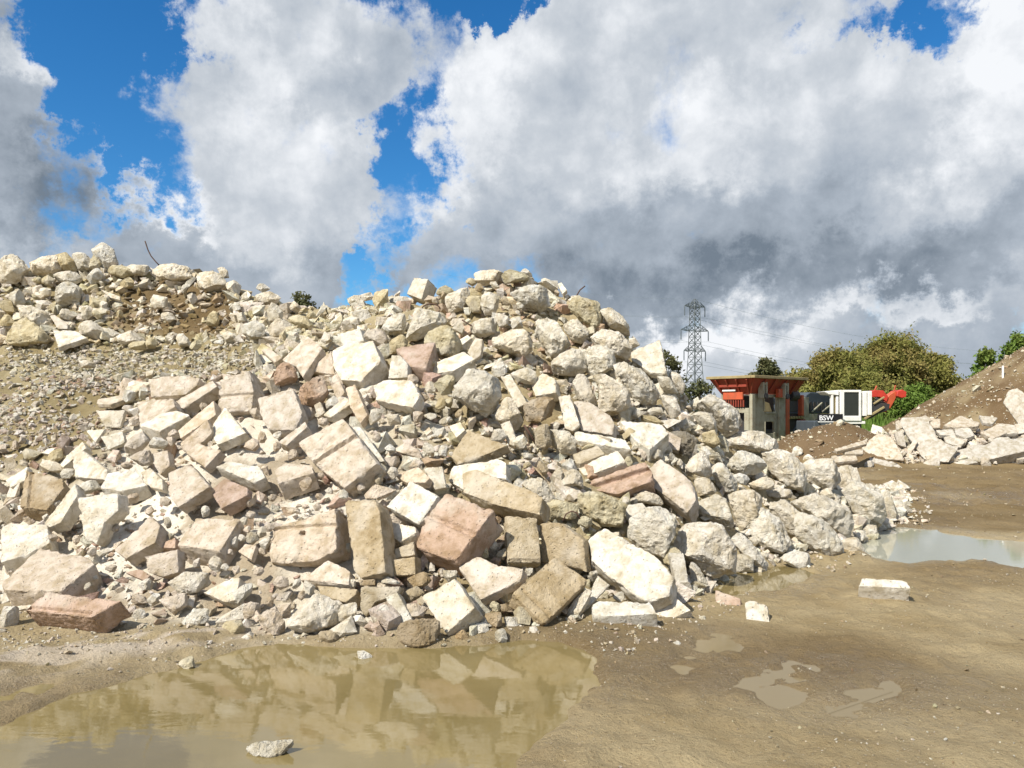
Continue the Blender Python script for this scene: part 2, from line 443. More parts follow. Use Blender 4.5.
# crop kind facing thickness colour | outline of the near face | label | short name used by its neighbours
DATA = """
A r - 1 c|0,85 60,92 115,125 125,180 60,210 0,205|large cream boulder at the far end of the back ridge|the big end boulder
A r - 1 c|125,130 180,90 225,105 240,150 200,180 135,175||
A r - 1 y|205,85 260,90 300,130 305,165 260,165 235,130||
A r - 1 c|285,90 350,85 365,110 360,160 310,160||
A r - 1 y|360,95 390,100 405,130 395,160 350,155||
A r - 1 w|365,75 400,45 462,78 462,130 420,162 400,140 395,100|pale boulder standing highest on the back ridge against the sky|the boulder standing on the ridge
A r - 1 y|430,150 480,135 530,155 540,175 490,190 440,175||
A r - 1 c|500,140 560,130 600,145 600,180 540,180||
A r - 1 c|610,140 670,130 720,150 780,160 780,190 700,200 640,190 612,170|long cream boulder on the back ridge behind the bent rebar|the boulder by the rebar
A r - 1 c|785,175 840,150 895,175 900,220 850,250 800,225|rounded cream boulder on the ridge over the dark earth hollow|the boulder over the dark hollow
A r - 1 c|865,150 905,138 915,190 890,192||
A r - 1 c|895,205 940,200 965,220 950,270 900,235||
A r - 1 c|210,215 270,210 320,235 310,290 240,305 210,260|square cream boulder below the boulder standing on the back ridge|the square boulder on the back slope
A r - 1 c|210,165 300,165 330,195 300,215 220,200||
A r - 1 y|0,265 40,280 65,330 20,335 0,325||
A r - 1 c|30,240 80,240 100,290 70,320 40,290||
A r - 1 y|0,325 50,330 60,370 20,390 0,385||
A r - 1 c|70,300 130,300 200,340 205,385 150,390 90,350||
A r - 1 y|20,440 60,370 110,355 180,395 205,430 180,450 80,460|big mossy yellow boulder at the bottom of the back slope|the mossy yellow boulder
A r - 1 c|145,235 200,230 205,260 170,268||
A k u .4 s|190,330 215,335 270,375 270,395 230,395||
A r - 1 c|225,320 270,310 300,340 275,365 235,350||
A r - 1 c|325,310 350,298 370,340 345,360 325,350||
A k u .3 g|400,235 480,265 480,280 440,270||
A r - 1 c|605,260 665,260 668,310 620,315 600,295|pale boulder lodged in the dark earth of the back slope|the boulder lodged in dark earth
A r - 1 w|640,325 680,325 705,355 680,370 650,355||
A r - 1 y|820,350 850,318 875,340 870,385 830,380||
A k u .25 w|210,400 300,400 350,430 230,470|flat pale plate lying at the bottom of the back slope|the flat pale plate
A r - 1 c|300,375 350,355 400,385 420,400 400,440 340,420||
A r - 1 w|470,425 540,395 580,430 560,450 480,455||
A r - 1 y|510,455 560,435 600,455 580,480 520,475||
A r - 1 c|695,410 735,410 770,460 720,465||
A r - 1 g|320,525 350,520 380,530 375,550 325,550||
A r - 1 w|860,435 905,440 890,458 855,452||
A r - 1 c|925,300 955,288 965,320 935,335||
A r - 1 c|945,335 975,322 985,360 955,370||
A k u .3 s|390,675 520,655 520,668 440,698 385,695|thin pale slab lying alone on the gravel shelf above the pink blocks|the thin slab on the gravel
B r - 1 w|215,225 255,210 280,235 250,250||
B r - 1 c|220,260 290,245 320,270 300,300 240,300||
B r - 1 c|265,290 300,285 330,330 320,370 275,360||
B r - 1 c|265,385 310,355 365,370 370,415 320,430 270,415||
B r - 1 y|340,340 390,330 440,350 455,390 400,400 360,370|yellow earth-caked boulder below the bush that shows over the crest|the earth-caked yellow boulder
B r - 1 g|175,380 220,363 260,385 260,425 200,435 172,412|round whitish-grey boulder at the edge of the gravel shelf|the round grey boulder
B r - 1 c|580,270 640,255 645,280 600,295||
B r - 1 w|640,255 690,245 700,275 655,285||
B r - 1 y|700,250 750,235 750,320 700,330 690,280||
B r - 1 w|750,265 830,265 840,290 770,300||
B k d .8 c|825,255 855,190 912,195 885,278|squared cream block standing on the crest just under the blue gap|the squared block on the crest
B r - 1 y|930,215 1010,218 1014,262 950,258||
B r - 1 g|725,390 760,350 820,310 830,360 810,410 750,415|big grey boulder with a shaded underside below the crest block|the big grey boulder
B r - 1 c|820,380 840,300 900,285 960,310 980,370 920,410 870,440 825,430|big cream boulder below the loop of wire|the boulder under the wire loop
B k d .6 w|545,415 640,392 655,445 570,465||
B r - 1 p|655,405 735,395 755,430 740,470 700,460 660,430||
B r - 1 y|760,440 800,420 835,430 820,480 760,495||
B k a .3 p|325,520 430,420 490,470 410,590 380,545|wide pale pink slab tilted up beside the gravel shelf|the tilted pale pink slab
B k u .4 p|245,480 275,470 330,510 300,530||
B k a .5 w|525,480 600,440 690,437 725,520 640,605 560,600 530,550|large white chalky block with a broken lower edge, upper middle of the heap|the large white chalky block
B k f .4 p|435,560 525,480 540,580 470,570||
B k u .9 q|780,470 942,445 905,552 830,545|terracotta-topped block with a dark shaded front high on the heap|the upper terracotta block
B k f .6 w|750,595 765,500 800,500 832,535 830,590|small bright white block leaning on the upper terracotta block|the small bright white block
B r - 1 q|285,560 320,535 370,540 385,590 350,630 295,630|round terracotta rock lying on pale blocks|the round terracotta rock
B k f .5 p|75,600 195,558 215,640 207,725 66,735|pale upright block with a groove across its middle|the grooved upright block
B k a .3 p|225,670 370,630 410,730 380,800 270,800 240,740|square pale pink slab lying open below the round terracotta rock|the square pale pink slab
B r - 1 q|395,640 420,590 490,590 505,640 480,700 430,715 400,690|rough reddish aggregate rock beside the square pink slab|the rough reddish rock
B k a .35 w|690,620 740,595 850,600 880,660 850,710 700,680|oval white-faced block below the upper terracotta block|the oval white block
B r - 1 y|935,600 1020,580 1015,620 970,660||
C k u .5 w|145,525 255,485 300,515 215,562 150,572|flat white slab beside the short upright white post|the flat white slab
C k f .7 w|268,490 300,430 332,435 322,500 295,522|short upright white post among the upper rocks|the short white post
C r - 1 c|215,620 270,530 330,535 420,620 380,700 340,740 290,680 215,660|big square-shouldered cream boulder near the middle of the heap|the square-shouldered boulder
C r - 1 y|130,600 180,580 225,590 210,650 160,660||
C r - 1 c|295,170 370,160 410,170 405,210 340,225 300,200|pale boulder on the crest beside the highest stones|the crest boulder
C r - 1 y|250,200 285,190 310,210 290,225||
C r - 1 c|355,210 390,205 400,230 370,235||
C r - 1 g|450,225 540,195 580,220 595,300 560,320 490,300 450,260|large flat-faced grey boulder set in earth under the peak|the flat-faced grey boulder
C r - 1 y|400,170 440,155 520,175 510,200 420,210|earth-covered rock on the very peak of the heap|the peak rock
C r - 1 w|478,158 510,150 545,182 500,188||
C k a .5 w|630,215 645,208 668,240 650,255||
C r - 1 c|560,185 600,200 600,215 570,210||
C r - 1 c|330,250 390,250 395,330 340,340 325,300||
C r - 1 y|270,255 330,260 330,330 290,330 265,290||
C r - 1 g|180,270 260,225 290,250 250,320 200,330||
C r - 1 y|90,420 160,380 230,400 265,460 230,500 150,495 100,450|pitted yellow boulder above the flat white slab|the pitted yellow boulder
C r - 1 c|200,390 235,355 265,400 250,420||
C r - 1 w|385,335 430,330 435,385 395,390||
C r - 1 w|440,350 480,345 490,390 450,395||
C r - 1 c|270,370 320,350 370,350 380,410 330,430 280,400||
C r - 1 c|525,355 555,335 640,380 690,440 640,510 600,510 590,450 540,400|big wedge-shaped pale boulder with a dark gap beneath it|the big wedge boulder
C r - 1 c|375,420 460,400 555,390 530,470 490,510 430,470 380,460|fang-shaped pale boulder pointing over the dark gap|the fang-shaped boulder
C r - 1 y|650,280 720,270 790,290 805,340 800,390 770,395 750,340 690,330|overhanging flat-topped boulder on the skyline slope|the overhanging boulder
C r - 1 c|800,305 860,320 870,350 910,370 915,415 870,400 830,380 800,340|jagged cream boulder on the skyline just below the overhanging one|the jagged skyline boulder
C r - 1 c|660,345 710,350 760,400 730,450 690,440 660,400||
C r - 1 g|765,430 810,400 880,410 925,450 910,510 850,500 790,460|rough dark-grey boulder on the skyline above the sail-shaped stone|the rough grey skyline boulder
C r - 1 c|590,550 640,500 700,470 740,510 740,560 690,580 620,570||
C r - 1 c|730,480 800,455 865,500 870,540 810,560 770,590 740,540|smooth-faced cream boulder below the rough grey skyline boulder|the smooth cream boulder
C r - 1 c|690,620 720,570 750,590 770,640 800,700 740,700 700,660||
C r - 1 c|780,590 830,570 910,620 915,690 870,720 810,660||
C r - 1 w|840,580 870,530 920,535 910,570 880,600||
C r - 1 g|900,540 960,560 1020,620 1020,700 950,690 900,620|big grey boulder with a deeply pitted face under the sail-shaped stone|the pitted grey boulder
C k a .4 c|400,585 440,575 510,690 470,712||
C r - 1 c|440,570 510,550 560,580 540,620 480,610||
C k a .5 c|520,610 570,570 620,590 625,650 540,665||
C r - 1 b|490,690 560,665 620,680 600,740 550,768 500,760|brown rock with black and red streaks near the middle of the heap|the streaked brown rock
F k f .8 w|632,105 680,95 720,220 690,245 660,235|white post-like block leaning beside the pink sloped block|the leaning white post
F k a .4 p|690,120 760,125 840,180 860,215 850,260 720,240|pink sloped block with flaking red layers|the flaking pink block
F r - 1 c|385,180 425,95 465,120 500,200 460,240 390,200|upright oval cream rock beside the streaked brown rock|the upright oval rock
F k f .5 c|400,215 440,200 470,290 455,305 430,295||
F r - 1 t|540,240 590,205 605,300 575,320 545,300|egg-shaped tan rock over the wet earth hollow|the egg-shaped rock
F r - 1 c|605,240 640,225 700,270 700,335 640,335 610,290||
F k u .5 w|695,240 900,275 925,318 880,312 700,280|long thin white kerb lying level below the flaking pink block|the long white kerb
F k a .3 t|200,345 270,235 430,300 350,335 230,378|rust-stained triangular slab above the long tan slab|the rust-stained slab
F k a .4 w|190,440 210,380 300,370 390,350 425,368 425,435 330,425 250,480||
F k a .45 t|245,410 300,392 575,500 560,580 380,540 250,490|long tan slab sloping down above the big terracotta block|the long tan slab
E k a .35 w|740,545 840,440 955,500 875,620|white square block beside the big terracotta block|the white square block
E k a .6 w|730,600 860,625 865,650 800,690 740,650||
I k f .8 t|760,240 860,225 862,298 762,305||
I k f .8 t|757,205 855,165 860,220 762,238||
F k a .5 q|185,487 378,558 225,768 55,712 100,580|big terracotta block with a groove across its face above the puddle|the big terracotta block
J k e .55 t|420,60 550,70 568,250 430,250|tan upright block beside the big terracotta block|the tan upright block
J k d .4 t|555,88 640,88 735,160 750,292 640,260 566,250|smooth tan slab leaning behind the lowest brick-like block|the smooth leaning slab
J k r .45 t|447,372 620,222 757,322 577,500|large brick-like tan block with a stepped edge at the water's edge|the large brick-like block
J k a .45 c|80,385 220,308 300,430 182,538|square cream block tipped forward at the water's edge|the tipped cream block
J k a .3 p|228,265 310,222 400,260 495,270 485,320 320,400|bone-shaped pale stone between the terracotta and brick-like blocks|the bone-shaped stone
J k f .4 w|715,470 790,300 840,340|thin white shard standing on its point at the water's edge|the thin white shard
J r - 1 g|660,460 700,400 770,340 750,420 700,480||
J k a .35 w|745,160 810,100 880,140 1024,220 1100,305 1080,385 980,410 850,320 760,240|biggest white slab, leaning at the foot of the heap|the biggest white slab
K k a .4 w|190,612 280,608 365,680 270,725 200,690|white angular block at the foot of the biggest white slab|the white angular block
J k u .8 w|765,412 800,402 1000,405 1030,455 900,462 768,465|white-topped block with a brown crusted front on the mud|the crusted block
F r - 1 y|705,500 840,465 900,540 880,620 800,620 730,570|crumbling yellow boulder under the long pink kerb|the crumbling yellow boulder
F r - 1 c|480,440 560,430 630,510 600,560 560,530 520,470||
F r - 1 y|575,530 640,510 710,530 700,590 600,600||
F k c .7 q|750,445 980,360 1012,410 1010,445 870,498 770,480|long pink round-edged kerb with a groove along it|the long pink kerb
F k u .6 t|690,335 790,300 820,335 720,375 700,370||
F k a .6 w|700,385 870,320 905,365 760,420 720,420|white mortar-crusted kerb above the long pink kerb|the white crusted kerb
F r - 1 c|615,440 700,390 740,430 745,475 620,470||
K k a .5 p|185,120 240,70 370,160 385,240 350,292 200,180|large pale pink block with a small hole beside the grey boulders|the large pale pink block
K r - 1 g|140,220 190,200 270,240 260,265 150,245||
K k f .5 w|100,260 170,250 190,275 130,320 105,320||
K r - 1 g|85,360 180,270 270,270 300,310 290,400 230,450 150,420|big pitted grey boulder above the biggest white slab|the pitted boulder
K r - 1 w|290,390 320,330 400,315 480,345 530,440 530,520 450,540 380,490 310,440|big smooth white boulder at the foot of the heap|the big smooth white boulder
K r - 1 y|240,440 300,420 340,450 300,500 260,490||
K k f .6 w|275,450 335,450 355,560 350,610 300,560||
K r - 1 c|350,460 400,520 430,570 400,590 370,590||
K r - 1 c|360,280 430,210 500,240 540,300 520,350 440,320|yellow-tinged pointed boulder above the big smooth white boulder|the yellow-tinged boulder
K r - 1 c|500,220 590,190 650,240 620,290 560,360 540,300||
K r - 1 w|530,400 560,370 620,430 670,490 660,515 610,510|pale tongue-shaped rock at the mud beside the big smooth white boulder|the tongue-shaped rock
K r - 1 c|540,460 610,460 610,525 545,525||
K r - 1 g|610,300 660,265 720,330 760,410 720,445 640,430 610,380|upright grey cracked boulder standing near the thin sheet of water|the cracked grey boulder
K r - 1 c|660,230 730,210 790,260 780,330 790,400 740,370 700,310||
K r - 1 c|780,270 870,300 960,380 965,450 920,490 860,450 790,380|big smooth yellow-cream boulder sloping to the mud|the smooth sloping boulder
K r - 1 g|770,220 830,205 930,250 1020,290 1024,385 950,385 870,310 780,260|long grey granite-like boulder above the smooth sloping one|the long grey boulder
K r - 1 w|665,205 720,188 780,205 760,230 680,225||
K r - 1 c|600,175 660,145 700,150 690,195 620,195||
K r - 1 w|700,455 830,440 840,510 790,520 760,490|bright white rock mirrored in the thin water at the foot of the heap|the mirrored white rock
K r - 1 w|340,90 420,40 450,150 400,140 350,120|pale wedge-shaped rock below the dark shaded boulder|the pale wedge rock
K r - 1 w|440,100 480,85 550,160 540,210 480,200||
K r - 1 c|370,150 430,150 480,210 400,220||
K r - 1 w|530,135 570,125 608,150 580,178 540,165||
G k a .25 c|125,240 120,205 240,155 270,295 200,290|smooth yellow-cream sail-shaped slab pointing up on the skyline|the sail-shaped slab
G r - 1 w|270,290 310,285 340,340 330,375 290,350||
G r - 1 g|45,270 100,255 180,310 240,370 230,415 160,400 60,310||
G r - 1 c|225,300 280,310 310,370 260,370||
G r - 1 c|0,290 40,310 110,350 115,420 60,460 0,450||
G r - 1 g|175,430 250,430 260,455 200,460||
G r - 1 y|160,460 210,465 260,480 250,500 180,495|ochre-stained rock tucked under a small grey one|the ochre rock
G r - 1 w|240,375 300,385 320,450 290,480 260,430||
G k u .9 g|75,480 240,490 280,530 200,600 140,560|big flat-topped grey boulder with a deeply shaded front|the flat-topped grey boulder
G r - 1 w|370,370 385,343 450,385 560,450 580,500 500,540 470,470 400,420|long white boulder on the skyline in front of the red hopper|the long white skyline boulder
G r - 1 c|360,440 410,430 490,510 480,540 400,500||
G r - 1 w|300,500 350,470 380,500 340,520||
G r - 1 y|410,530 460,520 490,570 450,590 415,570||
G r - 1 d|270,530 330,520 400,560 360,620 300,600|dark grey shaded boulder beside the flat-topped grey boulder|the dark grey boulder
G r - 1 w|505,560 560,520 640,525 720,570 725,610 620,600 520,590|domed white boulder on the skyline under the crusher|the domed white boulder
G r - 1 g|510,620 590,600 670,650 640,690 560,700 515,660|rounded grey boulder below the domed white boulder|the rounded grey boulder
G r - 1 w|650,600 740,600 800,640 820,690 810,760 740,740 680,680|pale boulder with a broken grey front below the domed white one|the grey-fronted boulder
G r - 1 w|810,660 890,600 930,650 960,720 900,768 830,720|peaked pale boulder rising in front of the brown soil mound|the peaked boulder
L r - 1 g|215,290 280,250 370,280 390,330 340,380 260,350||
L r - 1 g|300,370 370,310 440,330 460,420 440,500 390,480 310,430|large bluish-grey boulder at the tail of the heap|the bluish-grey boulder
L r - 1 c|440,370 480,365 512,430 510,485 460,485|last upright cream boulder at the tip of the heap beside the far puddle|the last boulder
L r - 1 c|300,560 350,548 400,590 360,615 310,620|low cream rock touching the far puddle|the low rock by the far puddle
L k u 1.05 w|362,745 374,710 552,722 572,752|white slab-like block lying alone on the mud near the far puddle|the lone white slab
K k a .8 q|460,597 560,632 566,672 460,658|small broken red brick with a whitish top lying on the mud|the red brick
K k a .8 w|578,650 605,635 670,662 680,735 585,733|small white block standing on the mud beside the red brick|the small white block on the mud
D k f .5 p|590,35 640,25 730,20 800,32 790,60 740,100 600,110|blocky pink stone with a shaded hollow at the top of the pink blocks|the topmost pink block
D k a .5 p|545,125 690,110 700,145 560,230|pink block with an orange paint mark on its end|the orange-marked block
D k a .5 p|690,130 850,40 868,65 730,155||
D k u .6 w|555,220 682,152 762,180 635,245|flat-topped pale block with a brown broken end|the flat-topped pale block
D k a .5 p|710,240 855,120 862,180 720,275||
D k f .3 p|720,290 830,195 850,250 760,340 725,320||
D k a .35 w|835,235 900,145 985,250 865,300|bright white kite-shaped slab below the grooved upright block|the kite-shaped slab
D k a .4 p|740,330 790,290 885,320 820,390||
D k f .3 g|400,265 490,245 500,290 430,320|flat grey paving piece at the edge of the gravel|the grey paving piece
D k f .2 g|380,160 500,160 480,230 420,230||
D k a .25 g|340,240 420,235 380,290||
D r - 1 p|495,300 560,240 610,260 560,330 510,330||
D r - 1 p|520,350 590,310 610,370 580,390||
D r - 1 w|585,280 630,262 670,290 650,315 600,310||
D k f .6 p|610,330 670,320 680,380 640,420 615,380||
D k a .4 w|280,325 330,320 430,400 420,440 300,430||
D k a .5 c|230,375 330,285 345,310 250,390||
D k u .5 w|400,470 430,410 540,395 590,460 480,485|pale split block lying above a dark gap among the lower blocks|the pale split block
D k a .4 w|560,410 600,390 650,440 650,480 600,470||
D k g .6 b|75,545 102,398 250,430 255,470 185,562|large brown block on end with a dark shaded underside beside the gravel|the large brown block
D k a .4 w|20,440 110,385 100,440 40,470||
D k a .5 c|175,610 300,450 310,500 240,610 190,632|narrow cream plank-like stone leaning on the large brown block|the leaning plank-like stone
D k f .4 w|305,510 470,485 475,560 420,610 385,700 335,680|upright white slab with yellow lichen stains|the lichen-stained slab
D r - 1 g|300,460 370,430 395,470 350,495 310,500||
D r - 1 y|90,330 120,300 160,330 130,360 100,355||
D r - 1 y|190,340 240,305 250,350 210,395 190,380||
D r - 1 c|240,400 290,390 295,430 250,435||
D k a .4 p|455,720 600,580 640,620 620,690 500,755|long pale slab leaning uphill with a grey broken end|the leaning pale slab
D k a .35 p|670,410 760,370 840,465 710,550 670,500|square pinkish slab tilted on the dusty slope|the tilted dusty slab
D k a .6 q|600,710 700,670 702,712||
H k f .5 p|575,225 710,195 715,290 640,310 590,290||
D k u .6 p|705,700 780,590 962,592 880,725|wide flat tan block lying on the dusty slope with a shadow beside it|the wide flat block
D k a .5 q|840,480 900,430 990,470 990,500 880,556||
E k u .5 w|60,385 110,362 240,385 262,430 215,452|long white block lying level on the dusty slope|the long level block
H k a .5 q|500,290 560,275 600,300 580,325||
H k u .7 w|0,90 190,95 200,170 100,220 0,250|big white block at the very edge of the heap behind the pinkish slab|the big white edge block
H k u .7 p|0,330 160,188 360,225 380,252 240,365 10,360|wide pinkish slab with a dark shaded end above the striped block|the wide pinkish slab
H k g .55 q|95,442 185,365 482,400 365,470|long red-striped sandstone block lying lowest on the muddy bank|the red-striped block
H r - 1 w|0,430 60,430 65,520 10,525||
H k a .5 w|0,380 50,365 60,390 0,420||
H k a .5 w|60,400 120,370 170,375 130,430 70,440||
H r - 1 w|680,330 780,265 860,310 800,360 720,370||
H k a .5 w|810,370 920,310 960,310 940,400 900,410|white chalky rock beside a rough grey one near the bank|the chalky rock near the bank
H r - 1 g|930,370 1010,320 1000,370 940,430||
H r - 1 w|700,500 760,430 830,440 830,490 760,525||
H r - 1 p|640,400 740,370 760,410 700,460||
H r - 1 y|880,490 960,480 980,530 900,560|mud-coloured lump where the bank meets the puddle|the mud-coloured lump
H r - 1 y|705,650 760,620 800,660 740,680|small yellowish stone on the shore of the big puddle|the shore stone
I k c .5 p|270,255 280,110 545,30 547,205 460,247 340,257|big pinkish block with a groove and a small drilled hole|the drilled block
I k c .45 t|575,10 590,-8 700,-5 720,40 742,290 640,315 612,280|tall tan block standing on end beside the drilled block|the standing tan block
I k a .4 p|400,320 510,238 600,280 595,340|pale wedge stone under the drilled block|the pale wedge stone
I r - 1 c|410,320 460,335 460,370 430,385||
I k a .6 t|465,340 630,355 620,380 580,410 480,380||
I r - 1 w|350,490 440,378 540,400 545,490 470,520 370,525|large white crusted rock at the puddle's edge below the drilled block|the white crusted rock
I r - 1 w|540,430 610,405 640,430 610,490 550,485||
I r - 1 w|675,440 740,410 785,490 740,520 690,500||
I k f .6 c|735,385 790,370 850,480 830,500 790,490||
I k f .5 t|640,345 800,345 790,380 700,410 665,470 640,450||
I k f .5 b|635,320 700,315 700,340 640,342||
I r - 1 w|705,325 750,305 810,325 800,338||
I r - 1 t|800,365 890,340 895,380 830,415||
I r - 1 b|830,305 900,288 932,310 920,340 840,340||
I r - 1 b|790,500 880,470 950,490 950,550 870,590 800,560|muddy brown boulder at the water beside the tipped cream block|the muddy boulder
I r - 1 b|840,430 880,415 905,450 870,470||
I r - 1 w|640,510 690,490 705,515 650,530||
I r - 1 t|475,525 550,518 565,575 490,578||
I r - 1 w|620,605 650,598 690,620 680,640 640,640|small pale stone standing in the shallow edge of the big puddle|the pale stone in the shallows
I r - 1 w|625,545 660,537 675,555 630,558||
I r - 1 p|170,420 230,400 240,450 180,480||
I r - 1 p|225,450 300,420 345,480 330,545 270,545||
I r - 1 p|290,430 360,415 360,470 310,470||
I r - 1 p|300,400 330,360 370,370 350,400||
J r - 1 b|45,430 80,415 100,450 60,470||
J r - 1 w|285,500 340,485 362,535 300,530||
J r - 1 w|405,460 445,447 500,510 490,540 430,535|egg-like white rock at the shore under the large brick-like block|the egg-like white rock
J r - 1 c|380,530 410,507 435,540 420,575 385,565||
J r - 1 w|510,510 545,505 555,540 520,555||
J r - 1 b|335,450 400,445 405,500 360,530 345,490||
J r - 1 b|385,420 430,412 450,440 400,445||
J r - 1 b|215,530 250,510 275,550 230,570||
E k c .4 p|385,290 570,188 612,240 712,372 575,475 450,375|big tilted square block with a diagonal groove in the middle of the heap|the big tilted block
E k a .5 w|604,225 640,225 740,365 718,368||
E k a .6 p|310,290 420,205 430,225 345,302||
E k u .7 p|295,400 340,370 450,380 455,410 310,455||
E k a .5 w|490,180 580,105 605,135 520,190||
E k f .5 w|455,140 480,125 500,170 470,190||
E k a .6 p|580,70 620,55 670,180 640,215 600,150|pale bent stone wedged above the big tilted block|the bent stone
E k f .6 p|520,60 560,45 580,90 550,120||
E r - 1 w|665,150 735,150 720,195 680,218||
E r - 1 c|745,180 800,175 810,215 760,220||
E k a .4 p|780,420 870,385 920,430 900,450 820,450||
E k f .25 c|890,390 970,385 985,470 940,480||
E r - 1 p|640,500 700,460 780,480 740,510 670,515||
E r - 1 p|185,160 240,150 260,200 210,195||
E r - 1 w|955,210 1000,180 1010,200 975,220||
F r - 1 c|150,205 200,180 210,205 170,220||
F k a .4 c|195,225 240,205 260,240 225,270||
I k a .4 p|150,205 180,175 225,180 205,240||
I k f .4 p|205,470 225,440 245,470 225,490||
J r - 1 w|1090,570 1110,560 1130,575 1110,590||
L s a .10 s|370,190 440,130 500,150 550,240 420,235|pale flat slab leaning low in front of the slab heap|the low leaning slab
L s a .10 s|520,85 535,65 640,65 680,150 770,180 720,250 620,235 570,160|largest pale slab standing up steeply in the slab heap|the largest upright slab
L s a .25 s|545,210 590,150 600,165 560,235|thin slab shard propped beside the largest upright slab|the thin shard
L s u .25 s|265,195 400,155 395,175 275,205||
L s u .3 s|250,222 350,215 360,240 270,250||
L s u .3 s|300,200 380,195 380,215 310,215||
L s u .25 s|405,228 520,250 490,270 410,245||
L s g .5 s|690,215 870,165 1100,135 1100,190 1000,210 880,240 750,270 700,260|longest broken slab lying along the front of the slab heap|the longest slab
L s d .12 s|940,10 960,-40 1000,-50 1060,0 1060,110 1010,110|tall slab standing on end against the soil mound|the tall standing slab
L s u .3 s|700,100 770,60 850,90 840,105 740,110||
L s u .3 s|745,110 800,100 830,140 790,155 750,135||
L s u .3 s|845,60 920,70 900,95 860,90||
L s u .3 s|850,130 920,95 960,130 900,155||
L s u .3 s|920,90 990,100 1000,130 930,140||
L s u .3 s|670,120 740,115 750,140 690,140||
L s u .3 s|640,70 690,75 690,110 660,110||
L s f .3 s|505,130 540,120 555,190 520,180||
L s f .3 s|510,85 525,80 540,110 515,120||
L r - 1 s|620,245 680,230 690,265 630,265||
L r - 1 s|840,235 880,225 900,260 850,270||
L r - 1 s|900,210 960,200 980,235 910,240||
L r - 1 s|380,240 430,245 420,275 385,275||
L s u .3 s|960,200 1040,190 1060,230 1000,240||
L s a .15 s|700,150 740,135 790,165 770,190 720,185||
L s u .2 s|880,150 960,145 990,165 900,175||
L s u .3 s|580,75 630,60 660,80 600,95||
L s a .2 s|985,95 1030,90 1050,130 1000,135||
L s u .3 s|450,260 520,255 540,272 470,282||
L s a .2 s|400,160 440,150 450,175 415,190||
L s u .3 s|790,190 850,180 870,200 800,215||
L s u .3 s|1010,140 1090,120 1110,150 1030,165||
L s u .3 s|730,150 800,155 790,175 750,170||
"""
NRM = dict(a=(-.34,-.66,.66), u=(-.12,-.50,.86), f=(-.12,-.93,.34), r=(.14,-.70,.70), d=(-.42,-.86,.28), e=(.12,-.88,.46), g=(-.20,-.60,.78), c=(-.30,-.84,.45))

_Ds = np.arange(3.0, 60, .02)
_ray_cache = {}
def hit(u, v):
    """where the line of sight through a photo pixel meets the terrain"""
    v0 = v
    while True:
        x = (u-CU)/F*_Ds; z = CAMZ-(v-HV)/F*_Ds
        t = terrain_coarse(x, _Ds)
        k = np.nonzero(z <= t)[0]
        if len(k): return float(_Ds[k[0]])
        v += 3
        if v > 768: return 8.0
def terrain_coarse(x, y):
    return terrain(x, y, False)+np.where((y < 16) | (y > 17), 0.0, 0.0)

def finish_mesh(name, bm, size, px, seed, kind, mat, groove=None, segs=None):
    if groove: px = max(px, 60)*2.0
    """refine, wear down and roughen a stone"""
    target = max(size/ (9+px*.22), size*(.022 if not groove else .015))
    for it in range(6):
        bmesh.ops.triangulate(bm, faces=bm.faces[:])
        ed = [e for e in bm.edges if e.calc_length() > target*1.5]
        if not ed or len(bm.verts) > 9000: break
        bmesh.ops.subdivide_edges(bm, edges=ed, cuts=1, use_grid_fill=False)
    bmesh.ops.triangulate(bm, faces=bm.faces[:])
    bmesh.ops.smooth_vert(bm, verts=bm.verts[:], factor=.5 if kind != 'r' else (.3 if px > 14 else .12), use_axis_x=True, use_axis_y=True, use_axis_z=True)
    bm.normal_update()
    EDG = segs
    P = np.array([v.co for v in bm.verts]); N = np.array([v.normal for v in bm.verts])
    fq = 2.4/size
    if kind == 'r':
        n = .022*fbm(P*fq+seed*7.3, seed, 3)+.050*(1-2*np.abs(vnoise(P*fq*2.7+seed, seed+5)))*.6+.022*fbm(P*fq*7, seed+9, 2)
    else:
        chip = np.minimum(fbm(P*fq*1.6+seed*3.1, seed, 2)+.30, 0)
        n = .014*fbm(P*fq*2+seed, seed+1, 3)+.085*chip+.008*vnoise(P*fq*9, seed+4)
        if segs is not None:
            d2 = np.full(len(P), 1e9)
            for a_, b_ in segs:
                ab = b_-a_; tt = np.clip(((P-a_)@ab)/(ab@ab+1e-9), 0, 1)
                d2 = np.minimum(d2, ((P-a_-tt[:, None]*ab)**2).sum(1))
            ef = np.exp(-d2/(size*.11)**2)
            n = n-.085*chip*(1-ef)+.045*np.minimum(fbm(P*fq*4+seed, seed+3, 2)+.1, 0)*ef-.012*ef
            n = n-.006*fbm(P*fq*2+seed, seed+1, 3)*(1-ef)
    if kind == 'r' and px < 20: n = n*(.5 if px < 14 else .7)
    P2 = P+N*(n*size)[:, None]
    if groove:
        for (a, b, w, dp, nn) in groove:
            ab = b-a; L2 = float(ab@ab)
            t = ((P-a)@ab)/L2; q = P-(a+np.clip(t, 0, 1)[:, None]*ab)
            q = q-np.outer(q@nn, nn)
            d = np.linalg.norm(q, axis=1)
            f = np.exp(-(d/w)**4)*np.clip((N@nn)*2-.6, 0, 1)
            P2 = P2-np.outer(f*dp, nn)
    for v, p in zip(bm.verts, P2): v.co = p
    me = bpy.data.meshes.new(name); bm.to_mesh(me); bm.free()
    me.shade_smooth()
    if kind == 'r': me.set_sharp_from_angle(angle=math.radians(27))
    else: me.set_sharp_from_angle(angle=math.radians(32))
    me.materials.append(mat)
    return me

